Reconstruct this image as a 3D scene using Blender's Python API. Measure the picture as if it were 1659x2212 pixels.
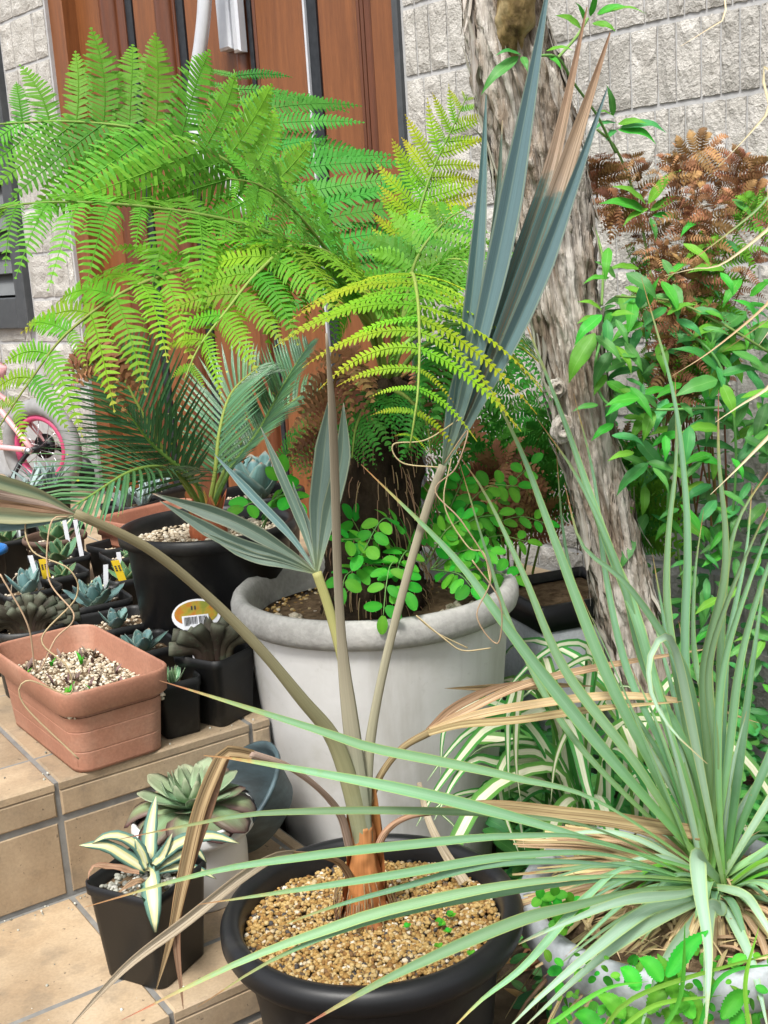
import bpy, math, random
import numpy as np
from mathutils import Vector, Matrix, noise

for o in list(bpy.data.objects):
    bpy.data.objects.remove(o)
SC = bpy.context.scene
COL = SC.collection
R = random.Random(11)
rad = math.radians

# ------------------------------------------------------------------ camera
F = 2500.0; PITCH = rad(12.0); ROLL = rad(3.7); CAMZ = 1.0      # focal length in units of a 1659 x 2212 picture
fw = np.array([0, math.cos(PITCH), -math.sin(PITCH)])
_u0 = np.array([0, math.sin(PITCH), math.cos(PITCH)]); _r0 = np.array([1.0, 0, 0])
rt = math.cos(ROLL) * _r0 - math.sin(ROLL) * _u0
up = math.sin(ROLL) * _r0 + math.cos(ROLL) * _u0
CAM = np.array([0, 0, CAMZ])
cd = bpy.data.cameras.new('camera'); cam = bpy.data.objects.new('camera', cd); COL.objects.link(cam)
cam.matrix_world = Matrix(((rt[0], up[0], -fw[0], 0), (rt[1], up[1], -fw[1], 0), (rt[2], up[2], -fw[2], CAMZ), (0, 0, 0, 1)))
cd.sensor_fit = 'VERTICAL'; cd.sensor_height = 24.0; cd.lens = 24.0 * F / 2212.0
cd.clip_start = 0.02; cd.clip_end = 500
SC.camera = cam

# ------------------------------------------------------------------ sky, sun, exposure (bright overcast day)
SUN_EL, SUN_AZ = 58.0, 205.0          # azimuth clockwise from +Y: the light comes from behind the camera, a little left
wd = bpy.data.worlds.new('World'); SC.world = wd; wd.use_nodes = True
nt = wd.node_tree; nt.nodes.clear()
sky = nt.nodes.new('ShaderNodeTexSky'); sky.sky_type = 'NISHITA'; sky.sun_disc = False
sky.sun_elevation = rad(SUN_EL); sky.sun_rotation = rad(SUN_AZ); sky.dust_density = 4.0; sky.air_density = 1.0
hs = nt.nodes.new('ShaderNodeHueSaturation'); hs.inputs['Saturation'].default_value = 0.30     # cloud cover greys the blue
bg = nt.nodes.new('ShaderNodeBackground'); bg.inputs['Strength'].default_value = 0.08
wo = nt.nodes.new('ShaderNodeOutputWorld')
nt.links.new(sky.outputs[0], hs.inputs['Color']); nt.links.new(hs.outputs[0], bg.inputs[0]); nt.links.new(bg.outputs[0], wo.inputs[0])
sd = bpy.data.lights.new('sun', 'SUN'); sd.energy = 1.5; sd.angle = rad(14); sd.color = (1.0, 0.97, 0.92)
so = bpy.data.objects.new('sun', sd); COL.objects.link(so)
_e, _a = rad(SUN_EL), rad(SUN_AZ)
so.rotation_euler = Vector((-math.sin(_a) * math.cos(_e), -math.cos(_a) * math.cos(_e), -math.sin(_e))).to_track_quat('-Z', 'Y').to_euler()
so.location = (0, -2, 5)
SC.view_settings.view_transform = 'Standard'; SC.view_settings.look = 'None'
SC.view_settings.gamma = 1.0; SC.view_settings.use_curve_mapping = False
SC.view_settings.exposure = 1.45
SC.render.engine = 'CYCLES'

# ------------------------------------------------------------------ helpers: rays
def ray(x, y): return fw + (x - 829.5) / F * rt - (y - 1106) / F * up
def px(x, y, d): return CAM + ray(x, y) * d                      # d = distance along the lens axis in metres
def atz(x, y, z):
    r = ray(x, y); return CAM + r * ((z - CAMZ) / r[2])
def V(a): return np.array(a, float)
def nrm(a):
    a = np.asarray(a, float); l = np.linalg.norm(a); return a / l if l > 1e-9 else a
UP = V((0, 0, 1)); TOCAM = V((0, -1, 0))

# ------------------------------------------------------------------ helpers: objects
def setp(o, label=None, cat=None, group=None, kind=None):
    if label: o['label'] = label
    if cat: o['category'] = cat
    if group: o['group'] = group
    if kind: o['kind'] = kind
    return o
def thing(name, label, cat, loc=(0, 0, 0), group=None):
    o = bpy.data.objects.new(name, None); COL.objects.link(o); o.location = tuple(float(q) for q in loc)
    o.empty_display_size = 0.05
    return setp(o, label, cat, group)
def wloc(o):
    l = Vector((0, 0, 0))
    while o is not None:
        l = l + o.location; o = o.parent
    return l
class MB:
    def __init__(s): s.v = []; s.f = []; s.c = []
    def add(s, v, f, c=(0, .5, .5)):
        o = len(s.v); s.v.extend(tuple(map(float, q)) for q in v)
        s.f.extend(tuple(i + o for i in q) for q in f)
        if len(c) == len(v) and not isinstance(c[0], (int, float)): s.c.extend(tuple(q) for q in c)
        else: s.c.extend([tuple(c)] * len(v))
        return s
    def mesh(s, name, smooth=True):
        m = bpy.data.meshes.new(name); m.from_pydata(s.v, [], s.f)
        if smooth: m.polygons.foreach_set('use_smooth', [True] * len(m.polygons))
        a = m.color_attributes.new('Col', 'FLOAT_COLOR', 'POINT')
        arr = np.ones((len(s.v), 4), np.float32); arr[:, :3] = np.array(s.c, np.float32)
        a.data.foreach_set('color', arr.ravel()); m.update(); return m
    def build(s, name, mat, parent=None, smooth=True, kind=None):
        if parent is not None:
            l = wloc(parent); s.v = [(q[0] - l.x, q[1] - l.y, q[2] - l.z) for q in s.v]
        m = s.mesh(name, smooth); m.materials.append(mat)
        o = bpy.data.objects.new(name, m); COL.objects.link(o); o.parent = parent
        if kind: o['kind'] = kind
        return o
def inst(name, mesh, M, parent):
    o = bpy.data.objects.new(name, mesh); COL.objects.link(o); o.parent = parent
    l = wloc(parent) if parent else Vector((0, 0, 0))
    o.matrix_basis = Matrix.Translation(-l) @ M
    return o
def frame(o, x, y, z):
    return Matrix(((x[0], y[0], z[0], o[0]), (x[1], y[1], z[1], o[1]), (x[2], y[2], z[2], o[2]), (0, 0, 0, 1)))

# ------------------------------------------------------------------ helpers: shapes
def crom(P, n):
    P = np.asarray(P, float)
    if len(P) == 2: return np.array([P[0] + (P[1] - P[0]) * t for t in np.linspace(0, 1, n)])
    Q = np.vstack([2 * P[0] - P[1], P, 2 * P[-1] - P[-2]]); k = len(P) - 1; out = []
    seg = np.array([np.linalg.norm(P[i + 1][:3] - P[i][:3]) for i in range(k)]); cum = np.concatenate([[0], np.cumsum(seg)]); cum /= cum[-1]
    for t in np.linspace(0, 1, n):
        i = min(k - 1, int(np.searchsorted(cum, t, 'right') - 1)); i = max(0, i)
        u = (t - cum[i]) / max(1e-9, cum[i + 1] - cum[i]); a, b, c, d = Q[i], Q[i + 1], Q[i + 2], Q[i + 3]
        out.append(.5 * ((2 * b) + (-a + c) * u + (2 * a - 5 * b + 4 * c - d) * u * u + (-a + 3 * b - 3 * c + d) * u ** 3))
    return np.array(out)
def tang(P):
    T = np.gradient(P, axis=0); l = np.linalg.norm(T, axis=1); l[l < 1e-9] = 1; return T / l[:, None]
def prof_strap(t): return (0.75 + .25 * min(1, t * 5)) * min(1.0, max(0.02, (1 - t) * 2.2)) ** .8
def prof_lance(t): return max(.03, math.sin(math.pi * min(1, t * .92 + .06)) ** .75)
def prof_dag(t): return max(.03, min(1, .7 + t) * (1 - t ** 3) ** .8)
def prof_seg(t): return max(.04, min(1.0, .12 + t * 2.3) * min(1.0, (1 - t) * 3.2 + .04))
def prof_flat(t): return 1.0
def ribbon(mb, P, w, n=14, nh=None, fold=.25, prof=prof_strap, rnd=None, twist=0., na=2, wav=0., pleat=0.):
    """leaf blade along P, half width w, V-folded by fold, na strips on either side of the midrib"""
    P = crom(P, n); T = tang(P); rnd = R.random() if rnd is None else rnd
    nh = UP if nh is None else nh; V_, C_ = [], []; m = 2 * na + 1; lastS = None; ph = R.random() * 6
    for i in range(n):
        t = i / (n - 1); h = nh if np.ndim(nh) == 1 else nh[i]
        S = np.cross(T[i], h); l = np.linalg.norm(S)
        S = S / l if l > .05 else (lastS if lastS is not None else nrm(np.cross(T[i], V((1, 0, .3)))))
        if lastS is not None and S @ lastS < 0: S = -S
        lastS = S; N = np.cross(S, T[i])
        if twist:
            a = twist * t; S, N = S * math.cos(a) + N * math.sin(a), N * math.cos(a) - S * math.sin(a)
        ww = w * prof(t)
        for j in range(m):
            a = (j - na) / na
            V_.append(P[i] + S * ww * a + N * ww * fold * (abs(a) - .3) + N * wav * ww * math.sin(t * 17 + ph + a) + N * pleat * ww * (1 if j % 2 else -1)); C_.append((t, rnd, .5 + .5 * a))
    Fc = [(i * m + j, i * m + j + 1, (i + 1) * m + j + 1, (i + 1) * m + j) for i in range(n - 1) for j in range(m - 1)]
    return mb.add(V_, Fc, C_)
def thick(mb, P, w, th, n=10, nh=None, prof=prof_dag, fold=.35, rnd=None, teeth=0.):
    """fleshy leaf: channelled above, rounded below"""
    P = crom(P, n); T = tang(P); rnd = R.random() if rnd is None else rnd; nh = UP if nh is None else nh
    V_, C_ = [], []
    sec = [(-1, .0), (-.5, -.55), (0, -.8), (.5, -.55), (1, 0), (.55, .05), (0, .1), (-.55, .05)]
    for i in range(n):
        t = i / (n - 1); S = nrm(np.cross(T[i], nh)); N = np.cross(S, T[i]); p = prof(t); tt = th * max(.12, 1 - t)
        for a, b in sec:
            wz = w * p * (1 + (teeth if (i % 2 and abs(a) == 1) else 0))
            V_.append(P[i] + S * wz * a + N * (tt * b + fold * w * p * (abs(a) ** 1.5 - .3))); C_.append((t, rnd, .5 + .5 * a))
    m = 8; Fc = [(i * m + j, i * m + (j + 1) % m, (i + 1) * m + (j + 1) % m, (i + 1) * m + j) for i in range(n - 1) for j in range(m)]
    Fc.append(tuple(range(m - 1, -1, -1))); Fc.append(tuple((n - 1) * m + j for j in range(m)))
    return mb.add(V_, Fc, C_)
def tube(mb, P, r, n=12, k=8, rnd=None, flat=1.0, nh=None, cap=True):
    P = crom(P, n) if n else np.asarray(P, float); n = len(P); T = tang(P); rnd = R.random() if rnd is None else rnd
    rr = np.interp(np.linspace(0, 1, n), np.linspace(0, 1, len(r)), r) if np.ndim(r) else np.full(n, r)
    S = None; V_, C_ = [], []; nh = nh if nh is not None else (V((0, -1, .2)) if abs(T[0][2]) > .7 else UP)
    for i in range(n):
        s = np.cross(T[i], nh); s = nrm(s if np.linalg.norm(s) > .05 else np.cross(T[i], V((1, .1, .1))))
        if S is not None and s @ S < 0: s = -s
        S = s; N = np.cross(S, T[i])
        for j in range(k):
            a = 2 * math.pi * j / k; V_.append(P[i] + S * rr[i] * math.cos(a) + N * rr[i] * flat * math.sin(a)); C_.append((i / (n - 1), rnd, j / k))
    Fc = [(i * k + j, i * k + (j + 1) % k, (i + 1) * k + (j + 1) % k, (i + 1) * k + j) for i in range(n - 1) for j in range(k)]
    if cap: Fc.append(tuple(range(k - 1, -1, -1))); Fc.append(tuple((n - 1) * k + j for j in range(k)))
    return mb.add(V_, Fc, C_)
def lathe(mb, c, prof, k=48, wob=0., cap=True):
    V_, C_ = [], []; c = V(c)
    for i, (r, z) in enumerate(prof):
        for j in range(k):
            a = 2 * math.pi * j / k
            q = 1 + wob * math.sin(3 * a + z * 9) + wob * .6 * math.sin(7 * a + 1 + z * 20)
            V_.append(c + V((r * q * math.cos(a), r * q * math.sin(a), z))); C_.append((i / max(1, len(prof) - 1), j / k, .5))
    Fc = [(i * k + j, i * k + (j + 1) % k, (i + 1) * k + (j + 1) % k, (i + 1) * k + j) for i in range(len(prof) - 1) for j in range(k)]
    if cap and prof[0][0] > 1e-4: Fc.append(tuple(range(k - 1, -1, -1)))
    return mb.add(V_, Fc, C_)
def rrect(hx, hy, r, k=5):
    out = []
    for cx, cy, a0 in ((hx - r, hy - r, 0), (-hx + r, hy - r, 90), (-hx + r, -hy + r, 180), (hx - r, -hy + r, 270)):
        for i in range(k + 1):
            a = rad(a0 + 90 * i / k); out.append((cx + r * math.cos(a), cy + r * math.sin(a)))
    return out
def rloft(mb, c, ax, ay, prof, cap=True):
    """loft of rounded rectangles: prof = (half x, half y, corner radius, z)"""
    c = V(c); ax = V(ax); ay = V(ay); V_, C_ = [], []; k = 24
    for i, (hx, hy, r, z) in enumerate(prof):
        for j, (x, y) in enumerate(rrect(hx, hy, min(r, hx * .999, hy * .999))):
            V_.append(c + ax * x + ay * y + UP * z); C_.append((i / max(1, len(prof) - 1), j / k, .5))
    Fc = [(i * k + j, i * k + (j + 1) % k, (i + 1) * k + (j + 1) % k, (i + 1) * k + j) for i in range(len(prof) - 1) for j in range(k)]
    if cap: Fc.append(tuple(range(k - 1, -1, -1)))
    return mb.add(V_, Fc, C_)
def box(mb, o, ax, ay, az, bev=0., c=(0, .5, .5)):
    """box from corner-centre o with half-axis vectors; bev chamfers the +az face"""
    o, ax, ay, az = V(o), V(ax), V(ay), V(az)
    v = [o + ax * i + ay * j - az for i, j in ((-1, -1), (1, -1), (1, 1), (-1, 1))]
    la, lb, lc = (np.linalg.norm(q) for q in (ax, ay, az))
    if bev:
        s = (lc - bev) / lc; v += [o + ax * i + ay * j + az * s for i, j in ((-1, -1), (1, -1), (1, 1), (-1, 1))]
        fx, fy = (la - bev) / la, (lb - bev) / lb; v += [o + ax * i * fx + ay * j * fy + az for i, j in ((-1, -1), (1, -1), (1, 1), (-1, 1))]
        L = 3
    else:
        v += [o + ax * i + ay * j + az for i, j in ((-1, -1), (1, -1), (1, 1), (-1, 1))]; L = 2
    f = [(3, 2, 1, 0)] + [(i * 4 + j, i * 4 + (j + 1) % 4, (i + 1) * 4 + (j + 1) % 4, (i + 1) * 4 + j) for i in range(L - 1) for j in range(4)]
    f.append(tuple((L - 1) * 4 + j for j in range(4)))
    return mb.add(v, f, c)
_ph = (1 + 5 ** .5) / 2
ICO_V = [nrm(q) for q in ((-1, _ph, 0), (1, _ph, 0), (-1, -_ph, 0), (1, -_ph, 0), (0, -1, _ph), (0, 1, _ph), (0, -1, -_ph), (0, 1, -_ph), (_ph, 0, -1), (_ph, 0, 1), (-_ph, 0, -1), (-_ph, 0, 1))]
ICO_F = [(0, 11, 5), (0, 5, 1), (0, 1, 7), (0, 7, 10), (0, 10, 11), (1, 5, 9), (5, 11, 4), (11, 10, 2), (10, 7, 6), (7, 1, 8), (3, 9, 4), (3, 4, 2), (3, 2, 6), (3, 6, 8), (3, 8, 9), (4, 9, 5), (2, 4, 11), (6, 2, 10), (8, 6, 7), (9, 8, 1)]
def gravel(parent, name, c, inside, ext, n, size, mat, heap=0.004, depth=.006):
    """loose stones scattered over a bed; inside(x, y) tests local offsets"""
    mb = MB(); k = 0; c = V(c)
    while k < n:
        x, y = R.uniform(-ext, ext), R.uniform(-ext, ext)
        if not inside(x, y): continue
        k += 1; s = size * R.uniform(.55, 1.25); e = [R.uniform(.7, 1.2), R.uniform(.7, 1.2), R.uniform(.55, .9)]
        a = R.random() * 6.28; ca, sa = math.cos(a), math.sin(a)
        z = heap * noise.noise((x * 14 + c[0] * 31, y * 14, .3)) - R.random() * depth
        g = R.random(); vv = []
        for q in ICO_V:
            j = R.uniform(.86, 1.14); X, Y, Z = q[0] * e[0] * s * j, q[1] * e[1] * s * j, q[2] * e[2] * s * j
            vv.append(c + V((x + X * ca - Y * sa, y + X * sa + Y * ca, z + Z)))
        mb.add(vv, ICO_F, (R.random(), g, R.random()))
    return mb.build(name, mat, parent, smooth=True, kind='stuff')
# ------------------------------------------------------------------ materials
def nmat(name):
    m = bpy.data.materials.new(name); m.use_nodes = True; t = m.node_tree; t.nodes.clear()
    out = t.nodes.new('ShaderNodeOutputMaterial'); return m, t, out
def nd(t, typ, **kw):
    n = t.nodes.new(typ)
    for k, v in kw.items(): setattr(n, k, v)
    return n
def ramp(t, fac, stops, interp='LINEAR'):
    n = nd(t, 'ShaderNodeValToRGB'); cr = n.color_ramp; cr.interpolation = interp
    while len(cr.elements) > 1: cr.elements.remove(cr.elements[0])
    for i, (p, c) in enumerate(stops):
        e = cr.elements[0] if i == 0 else cr.elements.new(p)
        e.position = p; e.color = (*c[:3], 1) if np.ndim(c) else (c, c, c, 1)
    t.links.new(fac, n.inputs[0]); return n.outputs[0]
def mix(t, fac, a, b, mode='MIX'):
    n = nd(t, 'ShaderNodeMix', data_type='RGBA', blend_type=mode)
    for s, v in ((n.inputs[0], fac), (n.inputs[6], a), (n.inputs[7], b)):
        if hasattr(v, 'links'): t.links.new(v, s)
        elif np.ndim(v): s.default_value = (*v[:3], 1)
        else: s.default_value = v
    return n.outputs[2]
def mth(t, op, a, b=0.):
    n = nd(t, 'ShaderNodeMath', operation=op)
    for s, v in ((n.inputs[0], a), (n.inputs[1], b)):
        if hasattr(v, 'links'): t.links.new(v, s)
        else: s.default_value = v
    return n.outputs[0]
def tex(t, scale, detail=4, vec=None, rough=.6, typ='ShaderNodeTexNoise'):
    n = nd(t, typ); n.inputs['Scale'].default_value = scale
    if typ == 'ShaderNodeTexNoise': n.inputs['Detail'].default_value = detail; n.inputs['Roughness'].default_value = rough
    if vec is None: vec = nd(t, 'ShaderNodeTexCoord').outputs['Object']
    t.links.new(vec, n.inputs['Vector']); return n.outputs[0]
def scalevec(t, s, src=None):
    m = nd(t, 'ShaderNodeMapping'); m.inputs['Scale'].default_value = s
    t.links.new(src if src is not None else nd(t, 'ShaderNodeTexCoord').outputs['Object'], m.inputs[0]); return m.outputs[0]
def attr(t):
    a = nd(t, 'ShaderNodeAttribute', attribute_name='Col'); s = nd(t, 'ShaderNodeSeparateColor'); t.links.new(a.outputs['Color'], s.inputs[0])
    return s.outputs[0], s.outputs[1], s.outputs[2]
def bump(t, h, strength, dist=.01):
    b = nd(t, 'ShaderNodeBump'); b.inputs['Strength'].default_value = strength; b.inputs['Distance'].default_value = dist
    t.links.new(h, b.inputs['Height']); return b.outputs[0]
def finish(t, out, col, rough=.5, spec=.5, normal=None, transl=0., tcol=None, metal=0., coat=0.):
    p = nd(t, 'ShaderNodeBsdfPrincipled')
    for s, v in ((p.inputs['Base Color'], col), (p.inputs['Roughness'], rough)):
        if hasattr(v, 'links'): t.links.new(v, s)
        elif np.ndim(v): s.default_value = (*v[:3], 1)
        else: s.default_value = v
    p.inputs['Specular IOR Level'].default_value = spec; p.inputs['Metallic'].default_value = metal; p.inputs['Coat Weight'].default_value = coat
    if normal is not None: t.links.new(normal, p.inputs['Normal'])
    res = p.outputs[0]
    if transl:
        tr = nd(t, 'ShaderNodeBsdfTranslucent'); c = tcol if tcol is not None else col
        if hasattr(c, 'links'): t.links.new(c, tr.inputs[0])
        else: tr.inputs[0].default_value = (*c[:3], 1)
        mx = nd(t, 'ShaderNodeMixShader'); mx.inputs[0].default_value = transl
        t.links.new(res, mx.inputs[1]); t.links.new(tr.outputs[0], mx.inputs[2]); res = mx.outputs[0]
    t.links.new(res, out.inputs[0])
def leafmat(name, across=None, along=None, var=.3, hue=.03, vein=.25, rough=.55, transl=.22, spec=.22, spots=None, blotch=None, streak=None):
    """across / along: colour stops over the leaf's width and length (alpha of along stops picks the cover)"""
    m, t, out = nmat(name); r, g, b = attr(t)
    col = ramp(t, b, across); jag = tex(t, 70, 3); r0 = r
    r = mth(t, 'ADD', r, mth(t, 'MULTIPLY', mth(t, 'SUBTRACT', jag, .5), .16))
    if along:                                                   # (pos, colour, cover)
        c2 = ramp(t, r, [(p, c) for p, c, k in along]); k2 = ramp(t, r, [(p, k) for p, c, k in along])
        rg = mth(t, 'MULTIPLY', k2, 1.0); col = mix(t, rg, col, c2)
    cb = nd(t, 'ShaderNodeCombineXYZ'); t.links.new(mth(t, 'MULTIPLY', r0, 3), cb.inputs[0]); t.links.new(mth(t, 'MULTIPLY', b, 26), cb.inputs[1]); t.links.new(mth(t, 'MULTIPLY', g, 60), cb.inputs[2])
    nz = tex(t, 1.0, 2, cb.outputs[0]); f = mth(t, 'MULTIPLY_ADD', nz, vein * 2); t.nodes[-1].inputs[2].default_value = 1 - vein
    h = nd(t, 'ShaderNodeHueSaturation'); t.links.new(col, h.inputs['Color'])
    hv = nd(t, 'ShaderNodeMapRange'); hv.inputs[3].default_value = .5 - hue; hv.inputs[4].default_value = .5 + hue; t.links.new(g, hv.inputs[0]); t.links.new(hv.outputs[0], h.inputs['Hue'])
    vv = nd(t, 'ShaderNodeMapRange'); vv.inputs[3].default_value = 1 - var; vv.inputs[4].default_value = 1 + var; t.links.new(mth(t, 'FRACT', mth(t, 'MULTIPLY', g, 7.3)), vv.inputs[0])
    t.links.new(mth(t, 'MULTIPLY', vv.outputs[0], f), h.inputs['Value']); col = h.outputs[0]
    if streak:
        cs = nd(t, 'ShaderNodeCombineXYZ'); t.links.new(mth(t, 'MULTIPLY', r0, 2.2), cs.inputs[0]); t.links.new(mth(t, 'MULTIPLY', b, 15), cs.inputs[1]); t.links.new(mth(t, 'MULTIPLY', g, 90), cs.inputs[2])
        col = mix(t, ramp(t, tex(t, 1.0, 3, cs.outputs[0]), [(.40, .85), (.50, 0.)]), col, streak)
    if spots: col = mix(t, ramp(t, tex(t, spots[0], 2), [(spots[2], 0.), (spots[2] + .04, 1.)]), col, spots[1])
    if blotch: col = mix(t, ramp(t, tex(t, blotch[0], 3), [(blotch[2], 0.), (blotch[2] + .1, .85)]), col, blotch[1])
    finish(t, out, col, rough, spec, bump(t, nz, .25, .002), transl, col)
    return m
def flatleaf(name, c, **k): return leafmat(name, [(0, c), (1, c)], **k)
def noisemat(name, stops, scale=8., rough=.7, bs=.2, bd=.004, detail=6, spec=.4, vec=None, fine=None, var=0., metal=0., coat=0., pos=False):
    m, t, out = nmat(name); v = scalevec(t, vec) if vec else None
    if pos: v = nd(t, 'ShaderNodeNewGeometry').outputs['Position']
    n = tex(t, scale, detail, v); col = ramp(t, n, stops); hgt = n
    if fine: hgt = tex(t, fine, 4, v); col = mix(t, .35, col, ramp(t, hgt, [(.3, .35), (.7, .95)]), 'MULTIPLY')
    if var:
        oi = nd(t, 'ShaderNodeObjectInfo'); h = nd(t, 'ShaderNodeHueSaturation'); t.links.new(col, h.inputs['Color'])
        q = nd(t, 'ShaderNodeMapRange'); q.inputs[3].default_value = 1 - var; q.inputs[4].default_value = 1 + var; t.links.new(oi.outputs['Random'], q.inputs[0])
        t.links.new(q.outputs[0], h.inputs['Value']); col = h.outputs[0]
    finish(t, out, col, rough, spec, bump(t, hgt, bs, bd), metal=metal, coat=coat); return m
def stonesmat(name, stops, rough=.8):
    m, t, out = nmat(name); r, g, b = attr(t)
    col = ramp(t, g, stops); nz = tex(t, 300, 3); col = mix(t, .5, col, ramp(t, nz, [(.3, .55), (.7, 1.25)]), 'MULTIPLY')
    finish(t, out, col, rough, .3, bump(t, nz, .3, .001)); return m

# greens
M = {}
M['fern'] = leafmat('fern_green', [(0, (.125, .36, .028)), (.5, (.105, .32, .028)), (.8, (.105, .32, .028)), (.9, (.26, .15, .05)), (1, (.26, .15, .05))], along=[(0, (.09, .28, .028), .4), (1, (.185, .44, .026), .6)], var=.30, hue=.012, vein=.12, transl=.36)
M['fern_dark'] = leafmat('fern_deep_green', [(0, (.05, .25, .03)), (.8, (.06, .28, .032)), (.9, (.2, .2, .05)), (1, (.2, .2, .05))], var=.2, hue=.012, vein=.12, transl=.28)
M['fern_yel'] = leafmat('fern_yellow_green', [(0, (.14, .37, .016)), (.8, (.13, .35, .016)), (.9, (.30, .13, .04)), (1, (.30, .13, .04))], along=[(0, (.09, .30, .018), .5), (.75, (.21, .43, .016), .6), (1, (.34, .36, .05), 1)], var=.25, vein=.15, transl=.34, blotch=(9, (.30, .10, .03), .69))
M['fern_lime'] = leafmat('fern_lime_green', [(0, (.25, .47, .018)), (1, (.23, .45, .018))], along=[(0, (.13, .37, .018), .7), (.6, (.33, .50, .018), .8), (1, (.46, .40, .04), 1)], var=.15, vein=.12, transl=.36)
M['fern_dead'] = leafmat('fern_dead_brown', [(0, (.29, .145, .065)), (1, (.38, .205, .10))], var=.5, hue=.025, vein=.2, transl=.12, rough=.7)
M['rachis'] = flatleaf('fern_rachis', (.20, .30, .06), var=.2, transl=0.)
M['rachis_dead'] = flatleaf('dead_rachis', (.22, .11, .05), var=.2, transl=0.)
YC = [(0, (.34, .46, .14)), (.05, (.28, .42, .16)), (.10, (.185, .38, .185)), (.5, (.25, .44, .255)), (.90, (.185, .38, .185)), (.95, (.28, .42, .16)), (1, (.34, .46, .14))]
M['yucca'] = leafmat('yucca_blue_green', YC, along=[(0, (.14, .30, .04), .9), (.2, (.15, .33, .08), .6), (.42, (.14, .30, .14), .15), (.84, (.2, .34, .1), 0), (.93, (.40, .38, .14), .8), (.97, (.40, .20, .09), 1), (1, (.30, .16, .08), 1)], var=.30, hue=.03, vein=.22, blotch=(160, (.30, .22, .08), .74), rough=.5, transl=.18)
M['yucca_pale'] = leafmat('yucca_pale_blue', [(0, (.42, .52, .22)), (.08, (.38, .50, .24)), (.13, (.29, .46, .32)), (.5, (.38, .54, .41)), (.87, (.29, .46, .32)), (1, (.42, .52, .22))], along=[(0, (.18, .32, .06), .9), (.22, (.24, .38, .16), .3), (.9, (.3, .4, .2), 0), (1, (.45, .30, .14), 1)], var=.15, hue=.015, vein=.12, rough=.55, transl=.15)
M['yucca_dry'] = leafmat('dry_straw', [(0, (.50, .36, .18)), (.5, (.64, .50, .30)), (1, (.48, .34, .17))], var=.35, vein=.45, streak=(.26, .16, .075), rough=.7, transl=.12)
M['tip_dry'] = leafmat('bleached_leaf', [(0, (.62, .50, .30)), (.5, (.74, .63, .46)), (1, (.58, .44, .24))], var=.15, vein=.25, rough=.65, transl=.15)
M['spider'] = leafmat('spider_plant_striped', [(0, (.07, .24, .05)), (.26, (.10, .30, .055)), (.30, (.72, .72, .52)), (.48, (.62, .66, .44)), (.52, (.74, .74, .56)), (.70, (.72, .72, .52)), (.74, (.10, .30, .055)), (1, (.07, .24, .05))], var=.2, vein=.15, transl=.22, rough=.4)
M['palm'] = leafmat('palm_blue', [(0, (.12, .18, .17)), (.06, (.26, .32, .22)), (.1, (.085, .165, .175)), (.46, (.10, .19, .195)), (.5, (.22, .30, .25)), (.54, (.105, .20, .205)), (.9, (.085, .165, .175)), (.94, (.26, .32, .22)), (1, (.12, .19, .19))], along=[(0, (.22, .27, .12), .7), (.2, (.13, .2, .15), .3), (1, (.1, .2, .2), 0)], var=.18, hue=.02, vein=.22, rough=.42, transl=.12, spec=.5)
M['palm_green'] = leafmat('palm_grey_green', [(0, (.10, .13, .085)), (.06, (.20, .23, .14)), (.1, (.07, .11, .08)), (.46, (.095, .145, .105)), (.5, (.18, .22, .15)), (.54, (.085, .135, .10)), (.9, (.07, .11, .08)), (.94, (.2, .23, .14)), (1, (.10, .13, .085))], along=[(0, (.22, .26, .10), .7), (.2, (.13, .2, .15), .3), (.93, (.1, .2, .2), 0), (1, (.42, .32, .2), 1)], var=.22, hue=.02, vein=.3, rough=.42, transl=.12, spec=.5)
M['palm_brown'] = leafmat('palm_blue_browned_tip', [(0, (.08, .15, .15)), (.46, (.10, .19, .19)), (.5, (.22, .30, .25)), (.54, (.10, .2, .2)), (1, (.12, .2, .2))], along=[(0, (.2, .25, .12), .6), (.2, (.1, .2, .2), 0), (.60, (.1, .2, .2), 0), (.66, (.46, .38, .27), 1), (.8, (.44, .34, .21), 1), (1, (.30, .19, .10), 1)], var=.1, vein=.5, streak=(.20, .15, .09), rough=.5, transl=.12)
M['palm_old'] = leafmat('palm_olive', [(0, (.20, .22, .12)), (.1, (.30, .30, .17)), (.5, (.14, .18, .11)), (.9, (.30, .28, .16)), (1, (.2, .2, .11))], var=.2, vein=.35, transl=.12)
M['petiole'] = leafmat('palm_petiole', [(0, (.21, .20, .10)), (.5, (.30, .30, .15)), (1, (.21, .19, .10))], along=[(0, (.30, .35, .24), .9), (.15, (.26, .29, .16), .7), (1, (.2, .18, .1), .3)], var=.12, vein=.2, transl=0.)
M['petiole_grey'] = leafmat('palm_petiole_grey', [(0, (.24, .20, .14)), (.5, (.37, .33, .24)), (1, (.24, .20, .14))], along=[(0, (.28, .34, .25), .9), (.3, (.33, .32, .22), .5), (1, (.3, .27, .2), .2)], var=.1, vein=.25, transl=0.)
M['petiole_yel'] = leafmat('palm_petiole_yellow', [(0, (.28, .30, .11)), (1, (.33, .33, .12))], var=.1, vein=.2, transl=0.)
M['sheath'] = leafmat('palm_sheath', [(0, (.34, .12, .04)), (.5, (.50, .20, .06)), (1, (.34, .12, .04))], along=[(0, (.20, .11, .06), .8), (.3, (.4, .16, .06), .2), (1, (.36, .22, .1), .4)], var=.15, vein=.5, transl=0., rough=.6)
M['dead'] = leafmat('dead_palm_leaf', [(0, (.26, .16, .08)), (.25, (.40, .28, .16)), (.5, (.30, .20, .11)), (.75, (.43, .31, .18)), (1, (.26, .16, .08))], var=.2, vein=.5, streak=(.14, .085, .045), rough=.75, transl=.08)
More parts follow.
